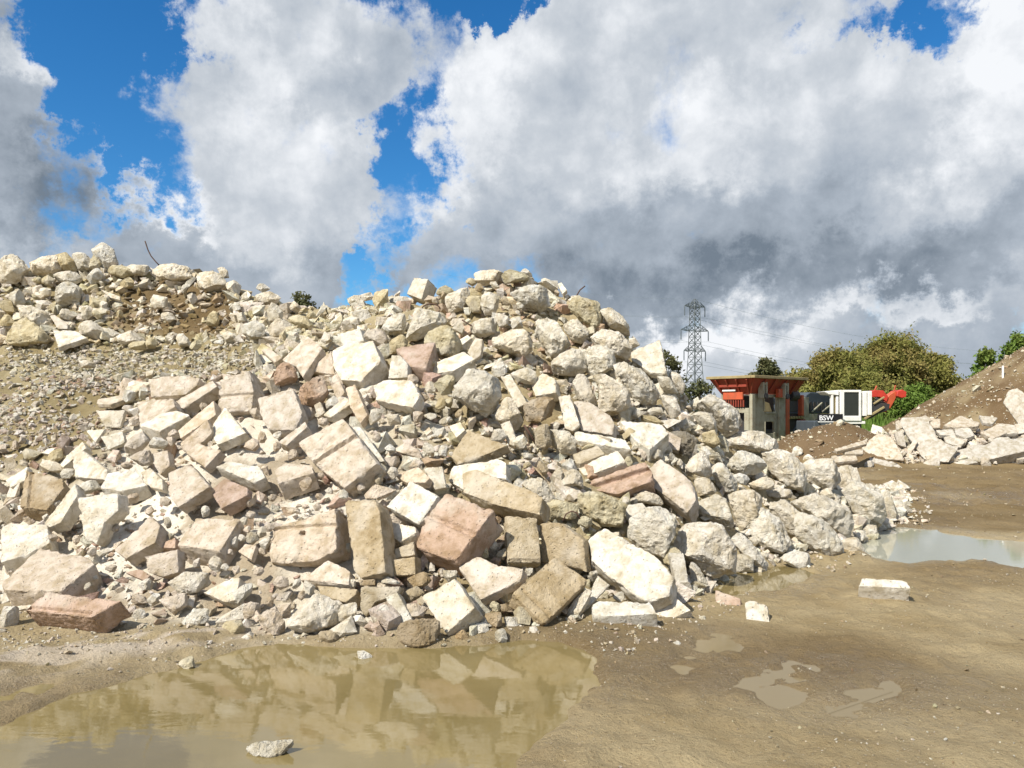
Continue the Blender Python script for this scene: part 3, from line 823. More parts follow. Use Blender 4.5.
def make_stone(kind, pts, facing, th, col, seed, depth=None, grooves=None):
    r = random.Random(seed)
    pts = [np.array(p, float) for p in pts]
    c = sum(pts)/len(pts)
    A = abs(sum(pts[i][0]*pts[(i+1) % len(pts)][1]-pts[(i+1) % len(pts)][0]*pts[i][1] for i in range(len(pts))))/2
    px = math.sqrt(A)
    vb = max(p[1] for p in pts)
    D = depth or hit(c[0], c[1]*.35+vb*.65)
    m = D/F                                           # metres per pixel here
    size = px*m
    bm = bmesh.new(); SEG = None
    if kind == 'r':
        Dc = D-.10*size
        ctr = np.array(at(c[0], c[1], Dc))
        ring = []
        bx, bz = r.uniform(-.05, .30)*size, r.uniform(-.32, -.02)*size
        for p in pts:
            q = c+(p-c)*1.10
            ring.append(np.array(at(q[0], q[1], Dc+r.uniform(-.10, .12)*size)))
        P = list(ring)
        for p in ring:
            k = r.uniform(.50, .78)
            if r.random() < .45: continue
            a = ctr+(p-ctr)*k; a[1] -= size*r.uniform(.28, .45); a[0] += bx*.5; a[2] += bz*.5; P.append(a)
            k = r.uniform(.6, .85); a = ctr+(p-ctr)*k; a[1] += size*r.uniform(.35, .6); a[2] -= .1*size; P.append(a)
        a = ctr.copy(); a[1] -= size*.5; a[0] += bx; a[2] += bz; P.append(a)
        vs = [bm.verts.new(tuple(p-ctr)) for p in P]
        res = bmesh.ops.convex_hull(bm, input=vs)
        junk = [g for g in res['geom_interior'] if isinstance(g, bmesh.types.BMVert)]+[g for g in res['geom_unused'] if isinstance(g, bmesh.types.BMVert)]
        bmesh.ops.delete(bm, geom=list(set(junk)), context='VERTS')
        mat = M['rock']; gro = None; nn = None
        for q in range(r.randint(5, 8) if px > 14 else r.randint(6, 9)):      # flat fracture faces
            nn_ = Vector((r.gauss(0, 1), r.gauss(-.7, .8), r.gauss(.6, .8))).normalized()
            sup = max(v.co.dot(nn_) for v in bm.verts)
            bi = bmesh.ops.bisect_plane(bm, geom=bm.verts[:]+bm.edges[:]+bm.faces[:], plane_co=nn_*(sup*(r.uniform(.62, .88) if px > 14 else r.uniform(.55, .85))), plane_no=nn_, clear_outer=True)
            eg = [g_ for g_ in bi['geom_cut'] if isinstance(g_, bmesh.types.BMEdge)]
            if len(eg) >= 3: bmesh.ops.holes_fill(bm, edges=eg)
    else:
        n = np.array(NRM[facing]); n = n+np.array([r.uniform(-.08, .08), r.uniform(-.06, .06), r.uniform(-.08, .08)])
        n /= np.linalg.norm(n)
        P = []
        n0 = n
        for tries in range(8):
            Dc = D-.16*size
            ctr = np.array(at(c[0], c[1], Dc)); cam = np.array([0, 0, CAMZ])
            P = []
            for p in pts:
                d = np.array([(p[0]-CU)/F, 1, -(p[1]-HV)/F])
                t = ((ctr-cam)@n)/(d@n)
                P.append(cam+d*t)
            ext = max(p[1] for p in P)-min(p[1] for p in P)
            if ext < 1.6*size: break
            n = n*np.array([.8, 1, .8]); n /= np.linalg.norm(n)
        w = min(np.linalg.norm(np.array(P).std(0))*1.8, size*1.3)
        t_ = th*w if th != 1 else .6*size
        vs = [bm.verts.new(tuple(p-ctr)) for p in P]
        f = bm.faces.new(vs); f.normal_update()
        if f.normal @ Vector(n) < 0: f.normal_flip()
        ex = bmesh.ops.extrude_face_region(bm, geom=[f])
        ev = [g for g in ex['geom'] if isinstance(g, bmesh.types.BMVert)]
        A_ = [np.array(v.co) for v in vs]; segs_v = (vs, ev)
        # the extruded copy becomes the far face; slightly uneven
        for v in ev:
            k = 1+r.uniform(-.06, .06)
            v.co = Vector(tuple(np.array(v.co)-n*t_*k))
        # keep original front face (extrude removes it) -> rebuild
        bm.faces.ensure_lookup_table()
        if not any(len(ff.verts) == len(vs) and all(v in ff.verts for v in vs) for ff in bm.faces):
            bm.faces.new(vs)
        B_ = [np.array(v.co) for v in ev]; L_ = len(vs)
        SEG = [(A_[i], A_[(i+1) % L_]) for i in range(L_)]+[(B_[i], B_[(i+1) % L_]) for i in range(L_)]+[(A_[i], B_[int(np.argmin([np.linalg.norm(A_[i]-q_) for q_ in B_]))]) for i in range(L_)]
        bmesh.ops.recalc_face_normals(bm, faces=bm.faces[:])
        if kind != 's':
            bmesh.ops.bevel(bm, geom=bm.edges[:], offset=min(size*.035, t_*.2), segments=2, profile=.6, affect='EDGES', clamp_overlap=True)
        else:
            bmesh.ops.bevel(bm, geom=bm.edges[:], offset=min(size*.015, t_*.15), segments=1, affect='EDGES', clamp_overlap=True)
        mat = M['block']; gro = None
        if grooves:
            gro = []
            for (a, b, wpx, dpx) in grooves:
                AB = []
                for p in (a, b):
                    d = np.array([(p[0]-CU)/F, 1, -(p[1]-HV)/F]); t = ((ctr-cam)@n)/(d@n); AB.append(cam+d*t-ctr)
                gro.append((AB[0], AB[1], wpx*m*1.25, dpx*m*1.7, n))
    me = finish_mesh(NAMES[kind], bm, size, px, seed % 997, kind, mat, gro, SEG)
    o = bpy.data.objects.new(NAMES[kind], me)
    o.location = tuple(ctr)
    j = r.uniform(.90, 1.08); h = r.uniform(-.02, .02)
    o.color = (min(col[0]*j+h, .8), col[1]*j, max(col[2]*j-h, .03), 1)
    link(o)
    return o, px, size, D
NAMES = dict(k='stone_block', r='rock', s='concrete_slab')
GROOVES = {  # neighbour name -> grooves in photo pixels: from, to, half-width, depth
 'the big terracotta block': [((424,513),(482,538),2.2,2.0), ((456,562),(494,512),1.3,1.6)],
 'the drilled block': [((262,530),(340,525),1.6,1.8), ((302,532.5),(302.5,533),1.6,5)],
 'the big tilted block': [((308,466),(357,435),1.6,2.6), ((316,456),(332,440),2.6,.9)],
 'the grooved upright block': [((214,397),(256,394),1.2,1.2)],
 'the large brick-like block': [((523,590),(552,618),1.2,1.2)],
 'the tan upright block': [((505,560),(545,561),1.0,1.0)],
 'the long pink kerb': [((590,488),(656,467),2.2,3.0)],
 'the large brown block': [((29,505),(32,472),1.4,1.6)],
 'the red-striped block': [((28,607),(90,613),1.5,1.8)],
}
STONES = []      # (object, kind, colour code, centre pixel, px size, label, short, outline)
sd = 100
for line in DATA.strip().splitlines():
    head, pts, lab, short = line.split('|')
    cr, kind, fac, th, cc = head.split()
    ox, oy = OFF[cr]
    P = [tuple(float(a) for a in p.split(',')) for p in pts.split()]
    P = [(ox+a/4, oy+b/4) for a, b in P]
    sd += 1
    dep = {'the red-striped block': 5.5, 'the crusted block': 5.65, 'the lone white slab': 6.33}.get(short)
    if cr == 'L' and kind == 's': dep = (21.0+(468-sum(p[1] for p in P)/len(P))*.035) if sum(p[0] for p in P)/len(P) > 868 else 20.7+(468-sum(p[1] for p in P)/len(P))*.012
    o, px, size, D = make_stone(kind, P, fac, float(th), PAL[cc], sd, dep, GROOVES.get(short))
    cen = (sum(p[0] for p in P)/len(P), sum(p[1] for p in P)/len(P))
    STONES.append([o, kind, cc, cen, px, lab, short, P])
print('drawn stones', len(STONES))
# a few hand-seen details: the log-like stone floating at the front of the puddle
o, px, size, D = make_stone('r', [(248,748),(252,744),(290,740),(296,744),(280,753),(252,757)], '-', 1, PAL['c'], 901, CAMZ*F/(752-HV))
STONES.append([o, 'r', 'c', (272,748), px, 'small yellowish stone breaking the surface in the middle of the big puddle', 'the stone in the puddle', [(248,744),(296,744),(296,757),(248,757)]])

# ---- smaller separate rocks in the gaps
cov = np.zeros((768, 1024), bool)
hero = None
vv, uu = np.mgrid[0:768, 0:1024]
for s_ in STONES:
    P = s_[7]; xs = [p[0] for p in P]; ys = [p[1] for p in P]
    a0, a1 = max(int(min(xs))-2, 0), min(int(max(xs))+3, 1024); b0, b1 = max(int(min(ys))-2, 0), min(int(max(ys))+3, 768)
    if a1 <= a0 or b1 <= b0: continue
    sub = sdf(uu[b0:b1, a0:a1].astype(float).ravel(), vv[b0:b1, a0:a1].astype(float).ravel(), np.array(P, float)).reshape(b1-b0, a1-a0)
    cov[b0:b1, a0:a1] |= sub < 0
hero = cov.copy()
CREST = [(0,256),(60,258),(110,262),(150,268),(200,272),(225,276),(250,292),(300,298),(360,298),(410,292),(470,280),(520,272),(550,286),(600,312),(630,335),(665,362),(700,395),(750,424),(800,450),(850,472),(895,500)]
FOOT = [(0,605),(75,632),(130,632),(230,638),(400,632),(540,622),(640,612),(690,585),(740,568),(800,555),(865,540),(895,520)]
cx_, cy_ = zip(*CREST); fx_, fy_ = zip(*FOOT)
auto = []
tries = 0
def region_colour(u, v):
    if v > 375 and u < 430: return rnd.choice('pppwwc')
    if v < 345 and u < 400: return rnd.choice('ccycyw')
    if u > 640: return rnd.choice('wcgcw')
    return rnd.choice('ccwtyc')
while len(auto) < 172 and tries < 60000:
    tries += 1
    u = rnd.uniform(2, 890); lo = np.interp(u, cx_, cy_); hi = np.interp(u, fx_, fy_)
    v = rnd.uniform(lo, hi)
    shelf = (u < 260 and 345 < v < 380) or (u < 120 and 345 < v < 440) or (105 < u < 240 and 300 < v < 335)
    R = rnd.uniform(4.5, 9.0)
    if shelf: R = rnd.uniform(3.0, 4.6)
    if shelf and rnd.random() > .10: continue
    if v < 340: R *= .9
    if len(auto) > 100: R = min(R, 6)
    iu, iv = int(u), int(v); q = int(R*.8)
    sub = cov[max(iv-q, 0):iv+q+1, max(iu-q, 0):iu+q+1]
    if sub.mean() > .22: continue
    auto.append((u, v, R))
    d2 = (uu-u)**2+(vv-v)**2
    cov |= d2 < (R*1.0)**2
for k, (u, v, R) in enumerate(auto):
    n = rnd.randint(5, 8); ph = rnd.random()*6.3; asp = rnd.uniform(.6, 1.0); ro = rnd.random()*3.14
    P = []
    for i in range(n):
        a = ph+i*6.283/n+rnd.uniform(-.25, .25); rr = R*rnd.uniform(.85, 1.2)
        x, y = rr*math.cos(a), rr*asp*math.sin(a)
        P.append((u+x*math.cos(ro)-y*math.sin(ro), v+x*math.sin(ro)+y*math.cos(ro)))
    cc = region_colour(u, v)
    o, px, size, D = make_stone('r', P, '-', 1, PAL[cc], 1000+k)
    STONES.append([o, 'r', cc, (u, v), px, '', '', P])
print('all stones', len(STONES), 'tries', tries)

# ---- labels: hand-written for the landmarks; the rest are named by look and by their neighbours
LM = [(s_[6], s_[3]) for s_ in STONES if s_[6]]
CN = dict(w='white', c='cream', p='pale pinkish', q='reddish', t='tan', g='grey', y='yellowish', b='muddy brown', d='dark grey', s='pale')
used = set()
def shape_word(s_):
    P = s_[7]; w = max(p[0] for p in P)-min(p[0] for p in P); h = max(p[1] for p in P)-min(p[1] for p in P)
    a = w/max(h, 1)
    if s_[1] == 'k': n = 'block' if .6 < a < 1.7 else ('low flat block' if a >= 1.7 else 'upright narrow block')
    elif s_[1] == 's': n = 'slab' if a < 2.2 else 'flat thin slab'
    else: n = 'rock' if .75 < a < 1.4 else ('broad rock' if a >= 1.4 else 'upright rock')
    z = 'tiny' if s_[4] < 8 else 'small' if s_[4] < 13 else 'mid-sized' if s_[4] < 20 else 'large'
    return z+' '+CN[s_[2]]+' '+n
for s_ in STONES:
    if s_[5]: s_[0]['label'] = s_[5]; used.add(s_[5])
for s_ in sorted(STONES, key=lambda s: -s[4]):
    if s_[5]: continue
    u, v = s_[3]
    near = sorted(LM, key=lambda l: (l[1][0]-u)**2+((l[1][1]-v)*1.15)**2)[:9]
    base = shape_word(s_); cand = []
    def rel(l):
        dx, dy = u-l[1][0], v-l[1][1]
        d = math.hypot(dx, dy)
        if abs(dy) > abs(dx)*.8: return ('just above ' if dy < 0 else 'just below ') if d < 34 else ('above ' if dy < 0 else 'below ')
        return 'close beside ' if d < 34 else 'beside '
    for l in near[:3]: cand.append(base+' '+rel(l)+l[0])
    for i in range(len(near)):
        for j in range(i+1, len(near)):
            a, b = near[i][1], near[j][1]
            va = (a[0]-u, a[1]-v); vb = (b[0]-u, b[1]-v)
            if va[0]*vb[0]+va[1]*vb[1] < 0: cand.append(base+' between '+near[i][0]+' and '+near[j][0])
    for i in range(len(near)):
        for j in range(len(near)):
            if i != j: cand.append(base+' '+rel(near[i])+near[i][0]+', nearer '+near[j][0])
    for c in cand:
        if len(c.split()) <= 16 and c not in used: break
    used.add(c); s_[0]['label'] = c; s_[5] = c
for s_ in STONES:
    s_[0]['category'] = dict(k='stone block', r='rock', s='concrete slab')[s_[1]]
    s_[0]['group'] = dict(k='dressed stone blocks in the rubble heap', r='broken rocks in the rubble heap', s='broken slabs in front of the soil mound')[s_[1]]
# ------------------------------------------------------------------ small rubble and gravel that nobody could count
def proto_rocks(n, seed):
    out = []
    r = random.Random(seed)
    for k in range(n):
        bm = bmesh.new()
        flat = r.uniform(.45, .9); el = r.uniform(.6, 1)
        ks = [(a, b, c) for a in (-1, 1) for b in (-1, 1) for c in (-1, 1)]
        if k % 3: ks = [q for q in ks if r.random() > .22]
        for q in ks+[(0, 0, 0)]*2:
            v = Vector(q)*.66+Vector((r.uniform(-.36, .36), r.uniform(-.36, .36), r.uniform(-.36, .36)))
            if q == (0, 0, 0): v = Vector((r.gauss(0, 1), r.gauss(0, 1), r.gauss(0, 1))).normalized()*.95
            bm.verts.new((v.x, v.y*el, v.z*flat))
        res = bmesh.ops.convex_hull(bm, input=bm.verts[:])
        junk = [g for g in res['geom_interior'] if isinstance(g, bmesh.types.BMVert)]
        bmesh.ops.delete(bm, geom=junk, context='VERTS')
        bmesh.ops.triangulate(bm, faces=bm.faces[:])
        bm.verts.index_update()
        V = np.array([v.co for v in bm.verts]); T = np.array([[v.index for v in f.verts] for f in bm.faces])
        bm.free(); out.append((V, T))
    return out
PR = proto_rocks(30, 4)

def rot_mats(n):
    q = rng.normal(size=(n, 4)); q /= np.linalg.norm(q, axis=1, keepdims=True)
    w, x, y, z = q.T
    return np.stack([1-2*(y*y+z*z), 2*(x*y-z*w), 2*(x*z+y*w), 2*(x*y+z*w), 1-2*(x*x+z*z), 2*(y*z-x*w), 2*(x*z-y*w), 2*(y*z+x*w), 1-2*(x*x+y*y)], 1).reshape(n, 3, 3)

def scatter(name, pos, size, col, label=None, mat='rubble', sink=.25):
    n = len(pos); R = rot_mats(n); which = rng.integers(0, len(PR), n)
    Vs, Ts, Cs = [], [], []; base = 0
    for k in range(len(PR)):
        m = np.nonzero(which == k)[0]
        if not len(m): continue
        V, T = PR[k]
        an3 = rng.uniform(.45, 1.15, (len(m), 1, 3)); W = np.einsum('nij,nvj->nvi', R[m], V[None]*an3)*size[m][:, None, None]
        W[:, :, 2] *= .85
        W = W+pos[m][:, None, :]; W[:, :, 2] += (size[m]*(.5-sink))[:, None]
        nv = len(V)
        Ts.append((T[None]+(base+np.arange(len(m))*nv)[:, None, None]).reshape(-1, 3))
        Vs.append(W.reshape(-1, 3)); Cs.append(np.repeat(col[m], nv, 0)); base += nv*len(m)
    V = np.concatenate(Vs); T = np.concatenate(Ts); C = np.concatenate(Cs)
    me = bpy.data.meshes.new(name)
    me.vertices.add(len(V)); me.vertices.foreach_set('co', V.ravel())
    me.loops.add(T.size); me.loops.foreach_set('vertex_index', T.ravel().astype(np.int32))
    me.polygons.add(len(T)); me.polygons.foreach_set('loop_start', np.arange(len(T))*3)
    me.update(calc_edges=True)
    ca = me.color_attributes.new('tint', 'FLOAT_COLOR', 'POINT')
    ca.data.foreach_set('color', np.concatenate([C, np.ones((len(C), 1))], 1).ravel())
    me.shade_flat(); me.materials.append(M[mat])
    o = bpy.data.objects.new(name, me); link(o); tag(o, kind='stuff')
    if label: o['label'] = label
    return o

PALA = {k: np.array(v) for k, v in PAL.items()}
def pick(keys, n):
    c = np.array([PALA[k] for k in keys])[rng.integers(0, len(keys), n)]
    return np.clip(c*rng.uniform(.80, 1.15, (n, 1))+rng.uniform(-.02, .02, (n, 3)), .05, .8)

pos, size, col = [], [], []
# candidates spread over the heap surface, denser where the photograph shows loose stones
N = 75000
U = rng.uniform(-260, 905, N); k = rng.random(N)
Dd = 5.3+(k**.8)*9.6
X = (U-CU)/F*Dd; Y = Dd
H = heap_z(X, Y)
Z = terrain(X, Y)
Vp = HV-(Z-CAMZ)/Y*F
keep = (H > .02)
iu_ = U.astype(int); iv_ = Vp.astype(int); inn = (iu_ >= 0) & (iu_ < 1024) & (iv_ >= 0) & (iv_ < 768)
onst = np.zeros(N, bool); onst[inn] = hero[iv_[inn], iu_[inn]]
keep &= ~(onst & (rng.random(N) < .80))
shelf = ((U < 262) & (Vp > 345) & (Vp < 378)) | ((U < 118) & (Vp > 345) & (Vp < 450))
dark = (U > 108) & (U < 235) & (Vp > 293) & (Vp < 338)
dusty = (U > 90) & (U < 330) & (Vp > 400) & (Vp < 640)
pr = np.where(shelf, .85, np.where(dark, .55, np.where(dusty, .42, .62)))
clump = .5+.6*fbm(p3(X*1.6, Y*1.6), 201, 3)
keep &= rng.random(N) < pr*np.clip(clump+.25, .15, 1.3)
X, Y, Z, U, Vp, shelf, dark, dusty = [a[keep] for a in (X, Y, Z, U, Vp, shelf, dark, dusty)]
n = len(X)
s = np.exp(rng.normal(-2.95, .60, n))*np.clip(Y/9, .75, 1.35)
s = np.clip(s, .010, .19); s = np.where(shelf, np.clip(s*.55, .008, .06), s); s = np.where(dusty, s*.7, s); s = np.where(dark, s*.7, s)
c = np.zeros((n, 3))
reg = [((U < 430) & (Vp > 378), 'ppwwpwq'), ((U < 400) & (Vp <= 378), 'ccywcy'), (U > 640, 'wcgwc'), (U > -9e9, 'ccwtycqw')]
done = np.zeros(n, bool)
for m, ks in reg:
    m = m & ~done; c[m] = pick(ks, m.sum()); done |= m
c[shelf] = c[shelf]*.85
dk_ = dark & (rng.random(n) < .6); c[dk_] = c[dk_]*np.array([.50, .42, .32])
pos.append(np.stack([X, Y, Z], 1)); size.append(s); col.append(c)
# soil mounds and slab row
N = 30000
X = rng.uniform(5.5, 27, N); Y = rng.uniform(19.5, 30, N); Z = terrain(X, Y); m = (Z > .12)
rowm = (Y > 20.5) & (Y < 24) & (X > 10.9) & (Z < 1.0)
m &= rng.random(N) < np.where(rowm, .95, .45)
X, Y, Z, rowm = X[m], Y[m], Z[m], rowm[m]; n = len(X)
s = np.exp(rng.normal(-3.6, .6, n)); s = np.clip(np.where(rowm, s*3.0, s), .02, .24)
c = np.where(rowm[:, None], pick('spsw', n), pick('btbctc', n)*.9)
pos.append(np.stack([X, Y, Z], 1)); size.append(s); col.append(c)
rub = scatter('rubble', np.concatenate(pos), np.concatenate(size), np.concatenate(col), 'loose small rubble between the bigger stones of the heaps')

# gravel on the mud
pos, size, col = [], [], []
N = 60000
Dd = 3.2+rng.random(N)**1.4*19; U = rng.uniform(-300, 1300, N); X = (U-CU)/F*Dd; Y = Dd
ss = pud_sdf(X, Y); hz = heap_z(X, Y)
Z = terrain(X, Y)
near_foot = sstep(.05, .0, np.abs(hz))*0
fz = np.array([heap_z(X, Y+d) for d in (.15, .35, .7)]).max(0)
p_ = .10+.25*(fbm(p3(X*1.4, Y*1.4), 301, 3) > .25)+.6*(fz > .02)
m = (hz < .03) & (Z > .004) & (rng.random(N) < p_)
X, Y, Z, fz = X[m], Y[m], Z[m], fz[m]; n = len(X)
s = np.clip(np.exp(rng.normal(-4.9, .55, n))*np.clip(Y/7, .6, 2.2), .004, .045)
s = np.where(fz > .02, s*1.7, s)
c = pick('ttbycb', n)*.85
foot = (fz > .02); c[foot] = pick('pwct', foot.sum())
pos.append(np.stack([X, Y, Z], 1)); size.append(s); col.append(c)
scatter('gravel', np.concatenate(pos), np.concatenate(size), np.concatenate(col), 'scattered gravel and grit on the wet mud')

# ------------------------------------------------------------------ bent steel bars
def tube(pts, r, n=6):
    V = []; Fc = []
    for i, p in enumerate(pts):
        p = Vector(p); a = Vector(pts[max(i-1, 0)]); b = Vector(pts[min(i+1, len(pts)-1)]); d = (b-a).normalized()
        s_ = d.cross(Vector((0, .3, 1))); s_ = s_.normalized() if s_.length > 1e-4 else Vector((1, 0, 0)); t_ = d.cross(s_)
        rr = r if not hasattr(r, '__len__') else r[i]
        for k in range(n):
            a_ = 6.2832*k/n; V.append(p+(s_*math.cos(a_)+t_*math.sin(a_))*rr)
    for i in range(len(pts)-1):
        for k in range(n):
            Fc.append((i*n+k, i*n+(k+1) % n, (i+1)*n+(k+1) % n, (i+1)*n+k))
    Fc.append(tuple(range(n))[::-1]); Fc.append(tuple((len(pts)-1)*n+k for k in range(n)))
    return V, Fc
def wire(pix, D, r, label, name='reinforcing_bar', dy=0.0):
    pts = [at(u, v, D+dy*i) for i, (u, v) in enumerate(pix)]
    o_ = pts[0].copy(); V, Fc = tube([p-o_ for p in pts], r)
    return tag(mesh_obj(name, V, Fc, M['rebar'], None, True, o_), label, 'rebar', 'bent steel bars sticking out of the heap')
wire([(160,266),(156,262),(151,256),(148,250),(146,244),(145,241)], 14.2, .011, 'thin bent steel bar curving up against the sky from the back ridge')
wire([(575,300),(577,295),(580,290),(585,286)], 10.9, .009, 'short thin steel bar poking up beside the overhanging boulder')
wire([(423+8+9*math.cos(a), 309+5.2*math.sin(a)) for a in np.linspace(0.3, 6.3, 18)], 9.95, .009, 'loop of rusty wire lying on the big cream boulder', 'wire_loop')
wire([(462,320),(470,325),(478,329),(483,336),(482,342)], 9.75, .009, 'curved rusty wire hanging below the wire loop', 'reinforcing_bar')
wire([(524,425),(530,434),(537,446)], 7.9, .012, 'straight grey steel rod between the egg-shaped rock and the upright oval rock')
wire([(562,649),(566,640),(572,634),(578,636),(581,642)], 7.0, .004, 'x') if False else None
wire([(563,521),(566,514),(572,511),(577,513),(580,519)], 6.3, .006, 'short hoop of pale wire in front of the crumbling yellow boulder', 'wire_loop')
wire([(196,286),(194,278),(193,266)], 12.9, .007, 'x') if False else None
# ------------------------------------------------------------------ box / bar builder
class MB:
    def __init__(s): s.V = []; s.F = []
    def box(s, x0, x1, y0, y1, z0, z1):
        b = len(s.V)
        s.V += [(x, y, z) for z in (z0, z1) for (x, y) in ((x0, y0), (x1, y0), (x1, y1), (x0, y1))]
        s.F += [tuple(b+i for i in f) for f in ((3,2,1,0), (4,5,6,7), (0,1,5,4), (1,2,6,5), (2,3,7,6), (3,0,4,7))]
        return s
    def bar(s, a, b, w, h=None):
        a, b = Vector(a), Vector(b); d = (b-a).normalized(); h = h or w
        sd_ = d.cross(Vector((0, 0, 1)));
        if sd_.length < 1e-3: sd_ = Vector((1, 0, 0))
        sd_.normalize(); up = sd_.cross(d)
        k = len(s.V)
        for p in (a, b):
            for (i, j) in ((-1,-1), (1,-1), (1,1), (-1,1)): s.V.append(tuple(p+sd_*i*w/2+up*j*h/2))
        s.F += [tuple(k+i for i in f) for f in ((0,1,2,3), (7,6,5,4), (0,4,5,1), (1,5,6,2), (2,6,7,3), (3,7,4,0))]
        return s
    def prism(s, poly, y0, y1):
        """outline in x,z pushed from y0 to y1"""
        k = len(s.V); n = len(poly)
        s.V += [(x, y0, z) for x, z in poly]+[(x, y1, z) for x, z in poly]
        s.F.append(tuple(range(k, k+n))); s.F.append(tuple(range(k+2*n-1, k+n-1, -1)))
        for i in range(n): s.F.append((k+i, k+n+i, k+n+(i+1) % n, k+(i+1) % n))
        return s
    def hexa(s, P):
        k = len(s.V); s.V += [tuple(p) for p in P]
        s.F += [tuple(k+i for i in f) for f in ((3,2,1,0), (4,5,6,7), (0,1,5,4), (1,2,6,5), (2,3,7,6), (3,0,4,7))]
        return s
    def cyl(s, c, ax, r, L, n=14):
        c = Vector(c); ax = Vector(ax).normalized(); a = ax.cross(Vector((0, 0, 1)) if abs(ax.z) < .9 else Vector((1, 0, 0))).normalized(); b = ax.cross(a)
        k = len(s.V)
        for q in (-L/2, L/2):
            for i in range(n):
                t = 6.2832*i/n; s.V.append(tuple(c+ax*q+(a*math.cos(t)+b*math.sin(t))*r))
        for i in range(n): s.F.append((k+i, k+(i+1) % n, k+n+(i+1) % n, k+n+i))
        s.F.append(tuple(range(k, k+n))[::-1]); s.F.append(tuple(range(k+n, k+2*n)))
        return s
    def build(s, name, mat, parent=None, bevel=0.012, loc=None):
        bm = bmesh.new()
        vs = [bm.verts.new(v) for v in s.V]
        for f in s.F: bm.faces.new([vs[i] for i in f])
        bmesh.ops.recalc_face_normals(bm, faces=bm.faces[:])
        if bevel: bmesh.ops.bevel(bm, geom=bm.edges[:], offset=bevel, segments=1, affect='EDGES', clamp_overlap=True)
        me = bpy.data.meshes.new(name); bm.to_mesh(me); bm.free(); me.materials.append(mat)
        o = bpy.data.objects.new(name, me)
        if loc is not None: o.location = loc
        return link(o, parent)

# ------------------------------------------------------------------ jaw crusher with red hopper
D0 = 35.0; k0 = D0/F
cr = empty('mobile_crusher', ((751-CU)*k0, D0, 0.05), math.radians(40))
tag(cr, 'tracked jaw crusher with a rust-red hopper and dusty beige side plates', 'crusher')
cs = k0/math.cos(math.radians(40))
def X(u):
    q = (u-CU)/F; x0_ = (751-CU)*k0
    return (q*D0-x0_)/(math.cos(math.radians(40))-q*math.sin(math.radians(40)))
def Zc(v): return CAMZ-(v-HV)*k0-.05
W_ = 1.6; LX = X(796)
zr, zb = Zc(378.5), Zc(393.5)
h = MB()      # sloping hopper walls
def wall(a, b, c, d, t):      # a,b bottom corners, c,d top; pushed inward by vector t
    A = [Vector(q) for q in (a, b, c, d)]; T = Vector(t)
    h.hexa([A[0], A[1], A[1]+T, A[0]+T, A[3], A[2], A[2]+T, A[3]+T])
wall((0,0,zb), (LX-.1,0,zb), (LX+.12,-.42,zr), (-.42,-.42,zr), (0,.07,0))
h.build('hopper_side', M['red'], cr, .01); h = MB()
wall((LX-.1,W_,zb), (0,W_,zb), (-.42,W_+.35,zr), (LX+.12,W_+.35,zr), (0,-.07,0))
h.build('hopper_side', M['red'], cr, .01); h = MB()
wall((0,.08,zb), (0,W_-.08,zb), (-.42,W_+.27,zr), (-.42,-.34,zr), (.07,0,0))
h.build('hopper_end', M['red'], cr, .01)
MB().box(LX-.1, LX+.06, 0.08, W_-.08, zb, zr).build('hopper_end', M['red'], cr, .01)
rim = MB(); e = .10
x0, x1, y0, y1 = -.56, LX+.20, -.55, W_+.45
rim.box(x0, x1, y0, y0+e*2.2, zr, zr+.13).box(x0, x1, y1-e*2.2, y1, zr, zr+.13).box(x0, x0+.22, y0+.223, y1-.223, zr, zr+.13).box(x1-.22, x1, y0+.223, y1-.223, zr, zr+.13)
rim.build('hopper_rim', M['wood_rim'], cr, .015)
for yy in np.linspace(.1, W_-.1, 4): MB().bar((-.05, yy, zb+.05), (-.50, yy*1.18-.2, zr-.04), .07).build('hopper_rib', M['red'], cr)
for xx in (X(757), X(767), X(778), X(789)): MB().bar((xx, -.04, zb+.03), (xx, -.50, zr-.03), .07).build('hopper_rib', M['red'], cr)
MB().box(-.30, -.02, .05, W_-.05, Zc(387), Zc(384.4)).build('ledge', M['red'], cr)
MB().box(-.14, -.04, .35, W_-.2, Zc(399.5), Zc(392)).build('end_panel', M['orange'], cr)
b = MB()
for i in range(9): b.box(-.12, -.05, .30+i*.13, .30+i*.13+.06, Zc(407), Zc(400))
b.build('grille', M['red'], cr, .005)
MB().box(-.20, -.15, .7, 1.4, Zc(391), Zc(389.4)).build('white_plate', M['white'], cr, .005)
